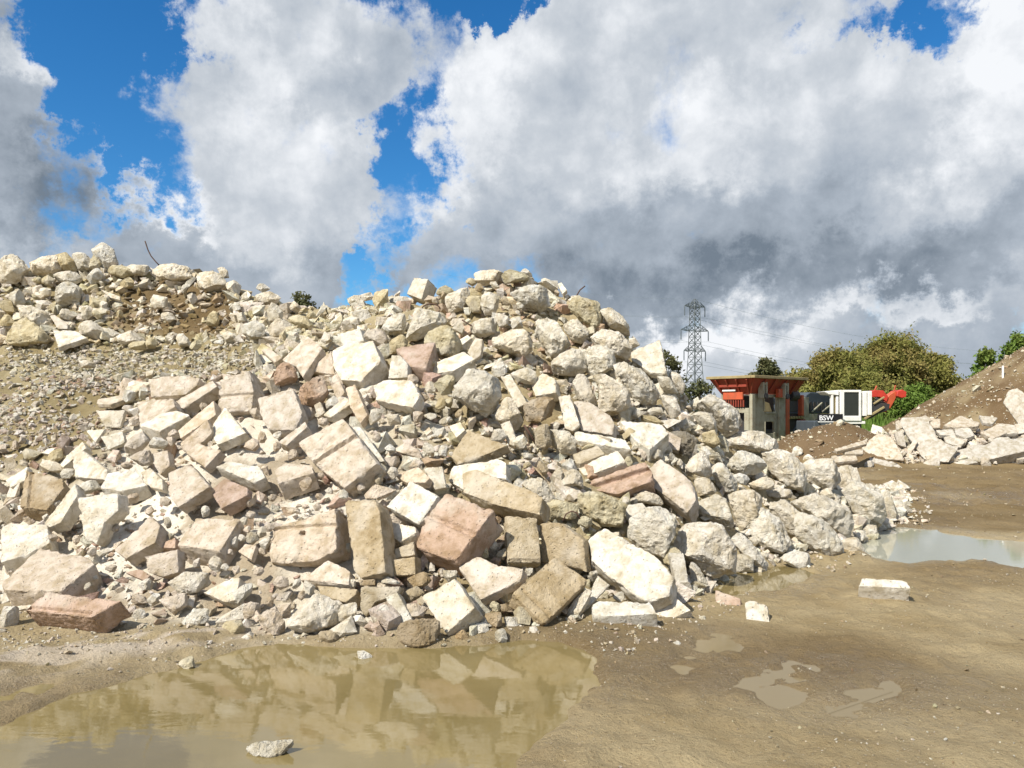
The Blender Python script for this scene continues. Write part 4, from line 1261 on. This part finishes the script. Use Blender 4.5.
# side plate with its two openings
def plate(y, t, mat, parent):
    p = MB(); o1 = (X(763.5), X(776.5), Zc(413), Zc(397)); o2 = (X(764.5), X(774), Zc(434), Zc(422)); r_ = X(784)
    p.prism([(0,0), (o2[0],0), (o2[0],o2[3]-.1), (o2[0]+.1,o2[3]), (o2[1]-.08,o2[3]), (o2[1],o2[3]-.1), (o2[1],0), (r_,0), (r_,zb-.004), (o1[1],zb-.004), (o1[1],o1[2]+.12), (o1[1]-.12,o1[2]), (o1[0]+.12,o1[2]), (o1[0],o1[2]+.12), (o1[0],zb-.004), (0,zb-.004)], y, y+t)
    o = p.build('side_plate', mat, parent, .01)
    q = MB(); q.box(o1[0]+.0, o1[1], y+.012, y+t-.012, o1[3], zb-.01); q.box(o2[0], o2[1], y+.012, y+t-.012, 0.0, o2[2])
    q.build('plate_insert', mat, o, .005)
    f = MB()
    f.bar((o1[0]+.1, y-.03, o1[2]), (o1[1]-.1, y-.03, o1[2]), .07).bar((o1[0], y-.03, o1[2]+.1), (o1[0], y-.03, o1[3]), .05).bar((o1[1], y-.03, o1[2]+.1), (o1[1], y-.03, o1[3]), .05)
    f.bar((o2[0], y-.03, o2[2]), (o2[0], y-.03, o2[3]), .05).bar((o2[1], y-.03, o2[2]), (o2[1], y-.03, o2[3]), .05)
    f.build('opening_flange', mat, o, .008)
    return o
plate(0, .09, M['beige'], cr); plate(W_-.09, .09, M['beige'], cr)
MB().box(-.05, .20, -.10, -.003, 0, zb-.03).build('corner_post', M['beige'], cr)
MB().box(X(777)-.0, X(783.5), -.12, -.003, 0, zb-.02).build('corner_post', M['beige'], cr)
MB().box(-.02, .10, .10, W_-.1, Zc(413), Zc(408)).box(-.02, .10, W_-.6, W_-.1, 0, Zc(413)).box(-.02, .10, .10, .35, 0, Zc(413)).build('end_frame', M['beige'], cr)
MB().box(.35, X(782), .45, W_-.3, .1, zb-.1).build('crusher_box', M['dark'], cr)
MB().hexa([(X(763),.2,Zc(412)), (X(776),.2,Zc(412)), (X(776),.42,Zc(412)), (X(763),.42,Zc(412)), (X(766),.25,Zc(400)), (X(774),.25,Zc(403)), (X(774),.42,Zc(403)), (X(766),.42,Zc(400))]).build('chute', M['wood_rim'], cr)
for uu_ in (757.5, 779):       # hopper support brackets with eyes
    xx = X(uu_); b = MB()
    b.box(xx-.17, xx-.07, -.42, -.13, Zc(398), Zc(382)).box(xx+.07, xx+.17, -.42, -.13, Zc(398), Zc(382)).box(xx-.067, xx+.067, -.40, -.15, Zc(385), Zc(382)).box(xx-.067, xx+.067, -.40, -.15, Zc(398), Zc(393))
    o = b.build('bracket', M['beige'], cr); MB().cyl((xx, -.44, Zc(396)), (0, 1, 0), .13, .10).build('pivot', M['dark'], o, .01)
MB().box(X(773), X(777), -.30, -.13, Zc(397), Zc(388)).build('clamp', M['orange'], cr)
for xx, w in ((X(785), .30), (X(800), .20)): MB().box(xx-w/2, xx+w/2, -.16, .06, Zc(438 if w > .25 else 416), Zc(394)).build('orange_post', M['orange'], cr)
MB().box(X(788), X(798), .02, .5, Zc(412), Zc(393)).build('dark_panel', M['dark'], cr)
MB().cyl((X(794), .1, Zc(394.5)), (1, 0, 0), .27, .62).build('motor', M['dark'], cr, .02)
b = MB(); b.box(X(788), X(803), -.06, .08, Zc(419.5), Zc(417.5))
for i in range(5): b.box(X(789+i*2.6), X(790.6+i*2.6), -.10, -.06, Zc(419), Zc(416.6))
b.build('bolted_crossbar', M['wood_rim'], cr, .004)
MB().bar((X(790), -.05, Zc(437)), (X(797), -.05, Zc(424)), .08).bar((X(793), -.02, Zc(440)), (X(801), -.02, Zc(426)), .05).build('hydraulic_ram', M['bluegrey'], cr)
MB().box(X(789), X(806), .12, W_-.3, .3, Zc(414)).build('drive_box', M['dark'], cr)
MB().box(X(799), X(804), -.08, .1, .1, Zc(420)).build('lower_post', M['red'], cr)
MB().box(X(803), X(808), -.05, .25, .2, Zc(396)).build('beige_post', M['beige'], cr)
MB().prism([(X(808), Zc(414)), (X(833), Zc(414)), (X(833), Zc(396)), (X(829), Zc(391)), (X(812), Zc(390.5)), (X(808), Zc(394))], .1, 1.9).build('engine_housing', M['bluegrey'], cr, .03)
b = MB()
for i in range(5): b.box(X(811+i*4), X(813+i*4), .06, .097, Zc(411), Zc(401))
b.build('louvre', M['dark'], cr, .004)
MB().bar((X(812), .0, Zc(412)), (X(822), .0, Zc(402)), .07).bar((X(822), .0, Zc(412)), (X(830), .0, Zc(405)), .07).build('pipe', M['beige'], cr)
MB().box(X(806), X(836), -.02, 1.6, .35, Zc(414.4)).build('engine_deck', M['beige'], cr)
for y in (-.05, W_-.45):       # crawler tracks
    pr = [(X(748)+.3*math.cos(a)*1.0, .32+.30*math.sin(a)) for a in np.linspace(math.pi/2, 3*math.pi/2, 7)]+[(X(838)+.3*math.cos(a), .32+.30*math.sin(a)) for a in np.linspace(-math.pi/2, math.pi/2, 7)]
    tr = MB().prism(pr, y+.13 if y < 0 else y, y+.5).build('track', M['dark'], cr, .02)

# ------------------------------------------------------------------ white-cabbed excavator with a red arm
D1 = 33.0; k1 = D1/F
ex = empty('excavator', ((850-CU)*k1, D1, 0.03))
tag(ex, 'excavator with a white cab and dark window, red arm folded beside the shrubs', 'excavator')
def x1_(u): return (u-850)*k1
def z1_(v): return CAMZ-(v-HV)*k1-.03
cab = MB()
a0, a1, c0, c1, yd = x1_(840.5), x1_(861.5), z1_(421), z1_(390), 1.1
cab.box(a0, a0+.17, 0, .12, c0, c1).box(a1-.10, a1, 0, .12, c0, c1).box(a0+.17, a1-.10, 0, .12, c1-.10, c1).box(a0+.17, a1-.10, 0, .12, c0, c0+.22)
cab.box(a0, a0+.10, .12, yd, c0, c0+.3).box(a0, a0+.10, .12, yd, c1-.10, c1).box(a0, a0+.10, yd-.1, yd, c0+.3, c1-.10)
cab.box(a1-.08, a1, .12, yd, c0, c0+.3).box(a1-.08, a1, .12, yd, c1-.10, c1).box(a1-.08, a1, yd-.1, yd, c0+.3, c1-.10).box(a0+.1, a1-.08, .122, yd-.002, c1-.09, c1-.01).box(a0+.1, a1-.08, .122, yd-.002, c0+.01, c0+.1)
co = cab.build('cab', M['white'], ex, .015)
MB().box(a0+.16, a1-.09, .04, .06, c0+.21, c1-.09).build('window', M['glass'], co, .004)
MB().box(a0+.03, a0+.05, .13, yd-.11, c0+.29, c1-.09).build('window', M['glass'], co, .004)
MB().box(a0+.3, a1-.2, .4, .8, c0+.1, c0+.62).build('driver_seat', M['dark'], co)
MB().prism([(x1_(825), z1_(391.5)), (x1_(840), z1_(390.2)), (x1_(840), z1_(395.5)), (x1_(830), z1_(394.5))], .1, 1.0).build('hood', M['white'], ex, .02)
MB().box(x1_(832.5), x1_(834.6), .1, .3, z1_(414), z1_(395)).box(x1_(837.6), x1_(840.2), .15, .35, z1_(414), z1_(396)).build('mast_post', M['white'], ex)
MB().box(x1_(834.8), x1_(837.4), .2, .5, z1_(414), z1_(396)).build('cylinder_guard', M['wood_rim'], ex)
MB().box(x1_(863), x1_(866.5), -.05, .45, z1_(416), z1_(391.5)).build('white_column', M['white'], ex)
MB().box(x1_(867.2), x1_(871), -.1, .5, z1_(415), z1_(391)).build('white_column', M['white'], ex)
MB().box(x1_(816), x1_(864), .22, 2.3, .55, z1_(421.3)).build('body', M['bluegrey'], ex, .03)
MB().box(x1_(840), x1_(866), .05, .2, z1_(424), z1_(421.2)).build('step', M['white'], ex)
for y in (.0, 1.9):
    pr = [(x1_(820)+.3*math.cos(a), .30+.28*math.sin(a)) for a in np.linspace(math.pi/2, 3*math.pi/2, 7)]+[(x1_(880)+.3*math.cos(a), .30+.28*math.sin(a)) for a in np.linspace(-math.pi/2, math.pi/2, 7)]
    MB().prism(pr, y+.0, y+.5).build('track', M['dark'], ex, .02)
def P2(*q): return [(x1_(u), z1_(v)) for u, v in q]
MB().prism(P2((871,392),(878,390),(886,390.5),(891,397),(889,402),(882,397),(876,397),(872,399)), .2, .7).build('boom', M['brightred'], ex, .02)
MB().prism(P2((886,402),(892,395),(898,391),(901,393),(898,400),(893,409),(888,409)), .25, .62).build('arm', M['orange'], ex, .02)
bk = MB().prism(P2((899,391),(904,389.5),(908,392),(907.5,397),(903,398),(898,396)), .1, .8).build('bucket', M['brightred'], ex, .02)
MB().bar((x1_(877), .15, z1_(398)), (x1_(889), .15, z1_(405)), .10).bar((x1_(874), .12, z1_(402)), (x1_(884), .12, z1_(399)), .08).build('hydraulic_ram', M['dark'], ex)
MB().prism(P2((866,414),(876,402),(890,404),(889,410),(880,413),(870,419)), .0, .6).build('arm_mount', M['dark'], ex)
MB().bar((x1_(864), -.02, z1_(419)), (x1_(884), -.02, z1_(407)), .09).bar((x1_(873), -.03, z1_(404)), (x1_(884), -.03, z1_(397)), .07).build('conveyor_rail', M['wood_rim'], ex)
MB().bar((x1_(878), .3, z1_(390)), (x1_(880), .3, z1_(385.5)), .05).bar((x1_(897), .3, z1_(392)), (x1_(899), .3, z1_(385)), .05).build('hose', M['orange'], ex, .008)
MB().box(x1_(884), x1_(888), .1, .5, z1_(412), z1_(405)).build('linkage', M['brightred'], ex)
# name board
bd = MB().box(x1_(816), x1_(841), -.20, -.15, z1_(421), z1_(414)).build('name_board', M['signblack'], ex, .006)
MB().box(x1_(816.3), x1_(841), -.19, -.16, z1_(422.2), z1_(421.4)).build('board_edge', M['white'], bd, .003)
MB().bar((x1_(818), -.15, z1_(418)), (x1_(818), .3, z1_(420)), .05).bar((x1_(838), -.15, z1_(418)), (x1_(838), .3, z1_(420)), .05).build('board_bracket', M['dark'], bd)
def text(body, x, z, size, name, bold=.012):
    cu = bpy.data.curves.new(name, 'FONT'); cu.body = body; cu.size = size; cu.extrude = .004; cu.offset = bold
    t_ = bpy.data.objects.new(name, cu); me_ = bpy.data.meshes.new_from_object(t_); bpy.data.objects.remove(t_)
    me_.materials.clear(); me_.materials.append(M['lettering'])
    o = bpy.data.objects.new(name, me_); o.rotation_euler = (math.pi/2, 0, 0); o.location = (x, -.207, z); link(o, bd); return o
text('BSW', x1_(817.2), z1_(420.2), .295, 'lettering', .003)

# ------------------------------------------------------------------ pylon and power lines
DP = 300.0; kp = DP/F
py = empty('electricity_pylon', ((694.8-CU)*kp, DP, 0), math.radians(29))
tag(py, 'tall grey lattice electricity pylon with three pairs of arms', 'pylon')
def zp(v): return CAMZ+(HV-v)*kp
prof = [(0, 3.1), (zp(384), 2.35), (zp(354), 1.75), (zp(331), 1.55), (zp(307), 1.35), (zp(302), .9), (zp(299), .12)]
def half(z): return float(np.interp(z, [p[0] for p in prof], [p[1] for p in prof]))
m_ = MB(); lv = [0]
while lv[-1] < zp(307): lv.append(lv[-1]+max(1.5*half(lv[-1]), 1.6))
lv[-1] = zp(307); lv += [zp(302), zp(299)]
for i in range(len(lv)-1):
    z0, z1 = lv[i], lv[i+1]; h0, h1 = half(z0), half(z1)
    q0 = [(-h0,-h0,z0), (h0,-h0,z0), (h0,h0,z0), (-h0,h0,z0)]; q1 = [(-h1,-h1,z1), (h1,-h1,z1), (h1,h1,z1), (-h1,h1,z1)]
    for j in range(4):
        m_.bar(q0[j], q1[j], .26); m_.bar(q0[j], q1[(j+1) % 4], .13); m_.bar(q0[(j+1) % 4], q1[j], .13); m_.bar(q1[j], q1[(j+1) % 4], .12)
m_.build('mast', M['galv'], py, 0)
ARMS = [(zp(307), 5.2, zp(302.5)), (zp(331), 7.0, zp(325)), (zp(351.5), 5.5, zp(346))]
ends = []
for z, L, zt in ARMS:
    for sg in (-1, 1):
        a = MB(); hh = half(z); tip = (sg*L, 0, z+.25)
        for yy in (-hh, hh):
            a.bar((sg*hh, yy, z), tip, .20); a.bar((sg*hh, yy, zt), tip, .16)
            for q in (.3, .6):
                p = Vector((sg*hh, yy, z)).lerp(Vector(tip), q); p2 = Vector((sg*hh, yy, zt)).lerp(Vector(tip), q); a.bar(p, p2, .1)
                p3_ = Vector((sg*hh, yy, z)).lerp(Vector(tip), q-.3); a.bar(p3_, p2, .1)
        ao = a.build('crossarm', M['galv'], py, 0)
        b = MB().cyl((tip[0], 0, tip[2]-2.0), (0, 0, 1), .16, 3.8, 8)
        for i in range(8): b.cyl((tip[0], 0, tip[2]-.5-i*.42), (0, 0, 1), .27, .12, 8)
        b.build('insulator', M['insul'], ao, 0)
        ends.append((sg*L, z-3.9))
R29 = Matrix.Rotation(math.radians(29), 4, 'Z')
def line(a, ddir, lab, r=.035, span=330, sag=9, dz=-6):
    pts = []
    for i in range(25):
        t = i/24; p = Vector(a)+Vector(ddir)*span*t; p.z += dz*t-4*sag*t*(1-t); pts.append(p-Vector(a))
    V, Fc = tube(pts, r, 4)
    return tag(mesh_obj('power_line', V, Fc, M['cable'], None, False, a), lab, 'power line', 'power lines strung from the pylon')
ax = (R29 @ Vector((0, 1, 0))); along = Vector((math.cos(math.radians(29+0)), math.sin(math.radians(29)), 0))
along = Vector((.86, .51, 0)).normalized()
an = {0: 'upper', 1: 'middle', 2: 'lower'}
for i, (xx, zz) in enumerate(ends):
    p = py.location+(R29 @ Vector((xx, 0, 0))); p.z = zz
    sidew = 'near-side' if i % 2 == 0 else 'far-side'
    line(p, along, f'thin power line running from the {sidew} end of the {an[i//2]} pylon arm towards the shrubs', r=.042)
    line(p, -along, f'thin power line running from the {sidew} end of the {an[i//2]} pylon arm over the heap', r=.028, span=110, sag=2, dz=0)
p = py.location.copy(); p.z = zp(299)
line(p, along, 'thin earth wire running from the tip of the pylon towards the shrubs', r=.045)
line(p, -along, 'thin earth wire running from the tip of the pylon over the heap', r=.022, span=110, sag=2, dz=0)

# ------------------------------------------------------------------ shrubs and trees
def leaves(centers, radii, n, ls, seed, flat=1.0):
    g = np.random.default_rng(seed); w = radii**2; w = w/w.sum()
    k = g.choice(len(centers), n, p=w)
    d = g.normal(size=(n, 3)); d /= np.linalg.norm(d, axis=1, keepdims=True)
    rr = radii[k]*np.abs(g.normal(.55, .42, n))
    P = centers[k]+d*rr[:, None]*np.array([1, 1, flat])
    a = g.normal(size=(n, 3)); a /= np.linalg.norm(a, axis=1, keepdims=True)
    b = np.cross(a, g.normal(size=(n, 3))); b /= np.linalg.norm(b, axis=1, keepdims=True)
    s = ls*g.uniform(.6, 1.4, n)[:, None]
    V = np.stack([P-a*s, P+b*s*.5, P+a*s, P-b*s*.5], 1).reshape(-1, 3)
    tone = np.clip(g.uniform(0, 1, len(centers))[k]*.6+g.uniform(0, .4, n), 0, 1)
    return V, tone
def leaf_mesh(name, V, tone, mat, parent=None, loc=None):
    n = len(V)//4; me = bpy.data.meshes.new(name)
    me.vertices.add(len(V)); me.vertices.foreach_set('co', V.ravel())
    me.loops.add(n*4); me.loops.foreach_set('vertex_index', np.arange(n*4, dtype=np.int32))
    me.polygons.add(n); me.polygons.foreach_set('loop_start', np.arange(n)*4); me.update(calc_edges=True)
    ca = me.color_attributes.new('tint', 'FLOAT_COLOR', 'POINT')
    ca.data.foreach_set('color', np.repeat(np.stack([tone, tone, tone, np.ones(n)], 1), 4, 0).ravel())
    me.shade_flat(); me.materials.append(mat); o = bpy.data.objects.new(name, me)
    if loc is not None: o.location = loc
    return link(o, parent)
def shrub(name, u, D, top, wpx, mat, label, cat, n=8000, ls=.11, seed=0, group=None, sparse=1.0, bottom=None):
    x = (u-CU)/F*D; z0 = float(terrain(np.array([x]), np.array([D]))[0])
    H_ = CAMZ-(top-HV)/F*D-z0; Wd = wpx/F*D
    e_ = empty(name, (x, D, z0)); tag(e_, label, cat, group)
    g = np.random.default_rng(seed+50)
    nc = max(int(44*sparse), 10); C_ = []; R_ = []
    lo = .12 if bottom is None else bottom
    while len(C_) < nc*2:
        a = g.random()*6.283; q = g.random()**.5; t = g.random()
        env = math.sin(math.pi*min(max((t*.86+.12), 0), 1))**.6
        px_, py_ = math.cos(a)*q*Wd*.46*env, math.sin(a)*q*Wd*.42*env
        C_.append((px_, py_, H_*(lo+(.93-lo)*t))); R_.append(Wd*g.uniform(.065, .13))
    C_ = np.array(C_); R_ = np.array(R_)
    V, tone = leaves(C_, R_, n, ls, seed)
    # twigs that poke out of the outline
    V2, t2 = leaves(C_+np.clip(g.normal(size=C_.shape), -1.3, 1.3)*R_[:, None]*.6, R_*.6, n//5, ls*.9, seed+1)
    leaf_mesh('crown', np.concatenate([V, V2]), np.concatenate([tone, t2]), mat, e_)
    TV, TF = [], []
    def add(pts, r):
        v, f = tube(pts, r, 6); k = len(TV); TV.extend(v); TF.extend([tuple(i+k for i in q) for q in f])
    bw = max(Wd*.022, .04)
    add([Vector((0, 0, -.1)), Vector((.05, 0, H_*.3)), Vector((-.05, .05, H_*.55)), Vector((0, 0, H_*.85))], [bw*1.6, bw*1.2, bw*.8, bw*.25])
    for i in range(9):
        c = C_[g.integers(len(C_))]; s0 = Vector((0, 0, H_*g.uniform(.05, .5)))
        add([s0, s0.lerp(Vector(c), .5)+Vector((0, 0, .1)), Vector(c)], [bw*.8, bw*.5, bw*.15])
    mesh_obj('trunk', TV, TF, M['bark'], e_, True)
    return e_
SG = 'shrubs and small trees behind the machines'
shrub('shrub', 836, 44, 352, 84, M['leaf_olive'], 'broad olive-brown shrub sloping down behind the white cab', 'shrub', 42000, .085, 1, SG)
shrub('tree', 893, 46, 336, 100, M['leaf_olive'], 'tallest rounded olive tree behind the red excavator arm', 'tree', 60000, .085, 2, SG)
shrub('shrub', 934, 47, 352, 58, M['leaf_olive'], 'brown-tinged shrub between the tallest olive tree and the soil mound', 'shrub', 28000, .085, 3, SG)
shrub('shrub', 862, 41, 372, 80, M['leaf_olive'], 'low green shrub directly behind the white cab', 'shrub', 16000, .08, 4, SG)
shrub('shrub', 913, 38, 386, 56, M['leaf_green'], 'low leafy green shrub below the tallest olive tree', 'shrub', 14000, .07, 5, SG)
shrub('tree', 766, 55, 359, 44, M['leaf_dark'], 'small dark tree whose top shows over the red hopper', 'tree', 7000, .13, 6, SG)
shrub('shrub', 666, 26, 345, 44, M['leaf_dark'], 'sparse dark bush showing over the heap between the sail-shaped slab and the pylon', 'shrub', 2600, .06, 7, SG, bottom=.4)
shrub('shrub', 700, 40, 378, 44, M['leaf_dark'], 'low dark bush at the foot of the pylon', 'shrub', 3600, .08, 8, SG)
shrub('shrub', 303, 26, 283, 48, M['leaf_dark'], 'dark bush whose tip shows over the crest of the heap', 'shrub', 4200, .06, 9, SG, bottom=.4)
shrub('shrub', 985, 35, 346, 40, M['leaf_green'], 'small bright green bush on the shoulder of the soil mound', 'shrub', 4200, .09, 10, SG)
shrub('shrub', 1020, 34, 332, 46, M['leaf_green'], 'bright green bush on top of the soil mound', 'shrub', 5200, .09, 11, SG)
shrub('tree', 800, 62, 372, 70, M['leaf_olive'], 'distant low tree between the hopper and the broad olive shrub', 'tree', 5000, .15, 12, SG)
# grass bank
N = 15000
D_ = rng.uniform(25, 46, N); U = rng.uniform(838, 960, N); X_ = (U-CU)/F*D_; Z_ = terrain(X_, D_); k = (Z_ < 1.6) & ((D_ < 30) | (D_ > 36) | (U > 885))
bigm = cone(X_, D_, 24.6, 28.4, 10.8, 6.6, 6.5, 2) < .05
X_, D_, Z_ = X_[k & bigm], D_[k & bigm], Z_[k & bigm]; n = len(X_)
g = np.random.default_rng(9); hgt = g.uniform(.12, .5, n)*np.clip((D_-24)/5, .3, 1.4); an_ = g.random(n)*6.28; w_ = .05
P = np.stack([X_, D_, Z_-.02], 1); dx = np.stack([np.cos(an_), np.sin(an_), np.zeros(n)], 1)*w_; up = np.stack([g.normal(0, .12, n), g.normal(0, .12, n), hgt], 1)
V = np.stack([P-dx, P+dx, P+up+dx*.3, P+up-dx*.3], 1).reshape(-1, 3)
go = leaf_mesh('grass', V, g.random(n), M['grass']); tag(go, 'bright green grass on the bank below the shrubs', kind='stuff')
# marker post on the soil mound
mx, my = (1003-CU)/F*27.8, 27.8; mz = float(terrain(np.array([mx]), np.array([my]))[0])
po = MB().cyl((0, 0, .17), (0, 0, 1), .035, .5).build('marker_post', M['white'], None, .008, (mx, my, mz)); tag(po, 'short white marker post on top of the soil mound', 'post')
# ------------------------------------------------------------------ sky
w = bpy.data.worlds.new('World'); scene.world = w; w.use_nodes = True
t = NT(w.node_tree)
sunv = Vector((-.50, -.50, .72)).normalized()
elev = math.asin(sunv.z); azi = math.atan2(sunv.x, sunv.y)
sky = t.n('ShaderNodeTexSky', sky_type='NISHITA', sun_disc=False, sun_elevation=elev, sun_rotation=azi, altitude=300, air_density=1.0, dust_density=.25, ozone_density=3.5)
tc = t.n('ShaderNodeTexCoord'); d = tc.outputs['Generated']
nrm = t.n('ShaderNodeVectorMath', operation='NORMALIZE'); t.link(d, nrm.inputs[0]); dn = nrm.outputs[0]
sx = t.n('ShaderNodeSeparateXYZ'); t.link(dn, sx.inputs[0])
a = t.math('ARCTAN2', sx.outputs[0], sx.outputs[1]); e = t.math('ARCSINE', sx.outputs[2])
cm = t.n('ShaderNodeCombineXYZ'); t.link(a, cm.inputs[0]); t.link(e, cm.inputs[1]); ae = cm.outputs[0]
def nz(scale, detail, rough, off=(0, 0, 0), dist=0.0, sc=(1, 1, 1)):
    mp = t.n('ShaderNodeMapping', ins={'Location': off, 'Scale': sc}); t.link(ae, mp.inputs[0])
    return t.n('ShaderNodeTexNoise', ins={'Scale': scale, 'Detail': detail, 'Roughness': rough, 'Distortion': dist, 'Vector': mp.outputs[0]})
n_w = nz(4.2, 8, .66, (5, 3, 1)); off = t.n('ShaderNodeVectorMath', operation='SUBTRACT'); t.link(n_w.outputs['Color'], off.inputs[0]); off.inputs[1].default_value = (.5, .5, .5)
of2 = t.n('ShaderNodeVectorMath', operation='SCALE'); t.link(off.outputs[0], of2.inputs[0]); of2.inputs['Scale'].default_value = .46
pw = t.n('ShaderNodeVectorMath', operation='ADD'); t.link(ae, pw.inputs[0]); t.link(of2.outputs[0], pw.inputs[1]); pw = pw.outputs[0]
def blob(u, v, ru, rv, amp):
    A_ = math.atan((u-CU)/F); E_ = math.atan((HV-v)/F*math.cos(A_))
    s = t.n('ShaderNodeVectorMath', operation='SUBTRACT'); t.link(pw, s.inputs[0]); s.inputs[1].default_value = (A_, E_, 0)
    m = t.n('ShaderNodeVectorMath', operation='MULTIPLY'); t.link(s.outputs[0], m.inputs[0]); m.inputs[1].default_value = (F/ru*.92, F/rv*.92, 0)
    l = t.n('ShaderNodeVectorMath', operation='LENGTH'); t.link(m.outputs[0], l.inputs[0])
    return t.ramp(l.outputs['Value'], 1.25, .35, 0, amp)
def total(bl, start=None):
    r = start
    for b in bl:
        x = blob(*b); r = x if r is None else t.math('ADD', r, x)
    return r
COV = [(720,150,330,190,1.1), (900,190,260,160,.8), (560,110,140,140,.6), (640,40,110,70,.5), (990,90,80,110,.6), (292,90,108,170,1.1), (310,215,150,80,.9), (255,10,70,60,.5), (350,20,50,70,.5),
       (135,238,100,48,1.0), (0,55,58,95,1.0), (-20,170,60,90,.9), (-10,215,60,60,.6), (445,55,40,38,.42), (140,105,75,50,.58), (230,285,240,28,.5), (440,255,110,40,.55), (820,335,330,70,.9), (60,290,130,40,.35)]
HOLE = [(412,185,46,84,-.95), (385,268,34,26,-1.1), (492,8,55,22,-1.0), (905,14,78,30,-1.3), (840,8,60,20,-.5), (112,28,50,80,-1.0), (455,222,24,36,-.6), (660,70,30,16,-.35), (30,232,36,34,-1.0), (185,150,34,60,-.62), (95,135,50,56,-.6), (385,140,26,50,-.4)]
cov = total(COV); cov = total(HOLE, cov)
far = t.ramp(t.math('ABSOLUTE', a), .66, .95, 0, .62)
hi = t.ramp(e, .52, .75, 0, .45)
cov = t.math('ADD', t.math('ADD', cov, t.math('MAXIMUM', far, hi)), t.ramp(e, .16, .02, 0, .75))
n1 = nz(7.0, 10, .60, (1, 2, 0), .2); n2 = nz(22, 8, .62, (3, 1, 2), .1)
f1 = t.math('SUBTRACT', n1.outputs['Fac'], .5); f2 = t.math('SUBTRACT', n2.outputs['Fac'], .5)
cf = t.math('ADD', t.math('MINIMUM', cov, 1.40), t.math('ADD', t.math('MULTIPLY', f1, 3.3), t.math('MULTIPLY', f2, 1.3)))
mask = t.ramp(cf, .10, 1.0)
# light and dark within the clouds
SH = [(620,300,230,40,-.20), (880,292,260,34,-.17), (640,250,330,70,-.13), (560,235,140,60,-.10), (330,278,150,44,-.22), (940,372,120,40,-.22), (125,240,105,42,-.34), (12,30,64,42,-.42), (8,190,60,80,-.38), (800,180,120,70,-.16), (820,300,260,50,-.16), (960,250,90,60,-.10), (345,60,40,60,-.14), (560,60,60,50,-.06), (690,225,140,50,-.12),
      (700,130,80,60,.20), (740,160,60,40,.12), (1000,95,70,120,.25), (455,115,40,70,.16), (520,40,90,50,.10), (720,332,90,32,.50), (905,322,70,18,.42), (30,82,42,26,.3), (290,120,60,110,.10), (250,25,50,40,.10), (140,185,60,18,.26), (655,322,40,18,.25), (860,120,90,60,.08), (205,262,50,20,.10)]
sh = total(SH)
e1 = nz(11, 9, .60, (1, 2, 0), .15); e2 = nz(11, 9, .60, (1.025, 1.965, 0), .15)
emb = t.math('SUBTRACT', e2.outputs['Fac'], e1.outputs['Fac'])
g1 = nz(3.0, 6, .55, (9, 4, 0))
br = t.math('ADD', .71, t.math('ADD', sh, t.math('ADD', t.math('MULTIPLY', emb, .75), t.math('ADD', t.math('MULTIPLY', t.math('SUBTRACT', g1.outputs['Fac'], .5), .30), t.math('MULTIPLY', f2, .14)))))
edge = t.ramp(cf, .95, .45, 0, .12); br = t.math('ADD', br, edge)
cr_ = t.n('ShaderNodeValToRGB'); t.link(br, cr_.inputs[0]); el = cr_.color_ramp.elements
el[0].position = .02; el[0].color = (.16, .20, .25, 1); el[1].position = 1.0; el[1].color = (.82, .84, .87, 1)
x = el.new(.45); x.color = (.38, .43, .495, 1); x = el.new(.70); x.color = (.53, .57, .62, 1)
bgs = t.n('ShaderNodeBackground', ins={'Strength': SKY_STR if 'SKY_STR' in globals() else .115}); 
hs = t.n('ShaderNodeHueSaturation', ins={'Saturation': 1.3, 'Value': .85}); t.link(sky.outputs[0], hs.inputs['Color']); t.link(t.mix(1.0, hs.outputs[0], (.66, .93, 1.0), 'MULTIPLY'), bgs.inputs[0])
bgc = t.n('ShaderNodeBackground', ins={'Strength': .77}); t.link(cr_.outputs[0], bgc.inputs[0])
mx = t.n('ShaderNodeMixShader'); t.link(mask, mx.inputs[0]); t.link(bgs.outputs[0], mx.inputs[1]); t.link(bgc.outputs[0], mx.inputs[2])
o = t.n('ShaderNodeOutputWorld'); t.link(mx.outputs[0], o.inputs[0])

# ------------------------------------------------------------------ sun, camera, render
sl = bpy.data.lights.new('sun', 'SUN'); sl.energy = 4.6; sl.angle = math.radians(.55); sl.color = (1, .95, .86)
so = bpy.data.objects.new('sun', sl); so.rotation_euler = (-sunv).to_track_quat('-Z', 'Y').to_euler(); so.location = sunv*50; link(so)
cam = bpy.data.cameras.new('camera'); cam.sensor_width = 36; cam.lens = 36*F/1024; cam.shift_y = (HV-384)/1024; cam.clip_end = 5000; cam.clip_start = .05
co_ = bpy.data.objects.new('camera', cam); co_.location = (0, 0, CAMZ); co_.rotation_euler = (math.pi/2, 0, 0); link(co_); scene.camera = co_
scene.view_settings.view_transform = 'Standard'; scene.view_settings.look = 'None'; scene.view_settings.gamma = 1; scene.view_settings.use_curve_mapping = False
scene.view_settings.exposure = .55
scene.render.resolution_x = 1024; scene.render.resolution_y = 768
scene.cycles.max_bounces = 6; scene.cycles.diffuse_bounces = 3; scene.cycles.glossy_bounces = 3
scene.cycles.use_denoising = True
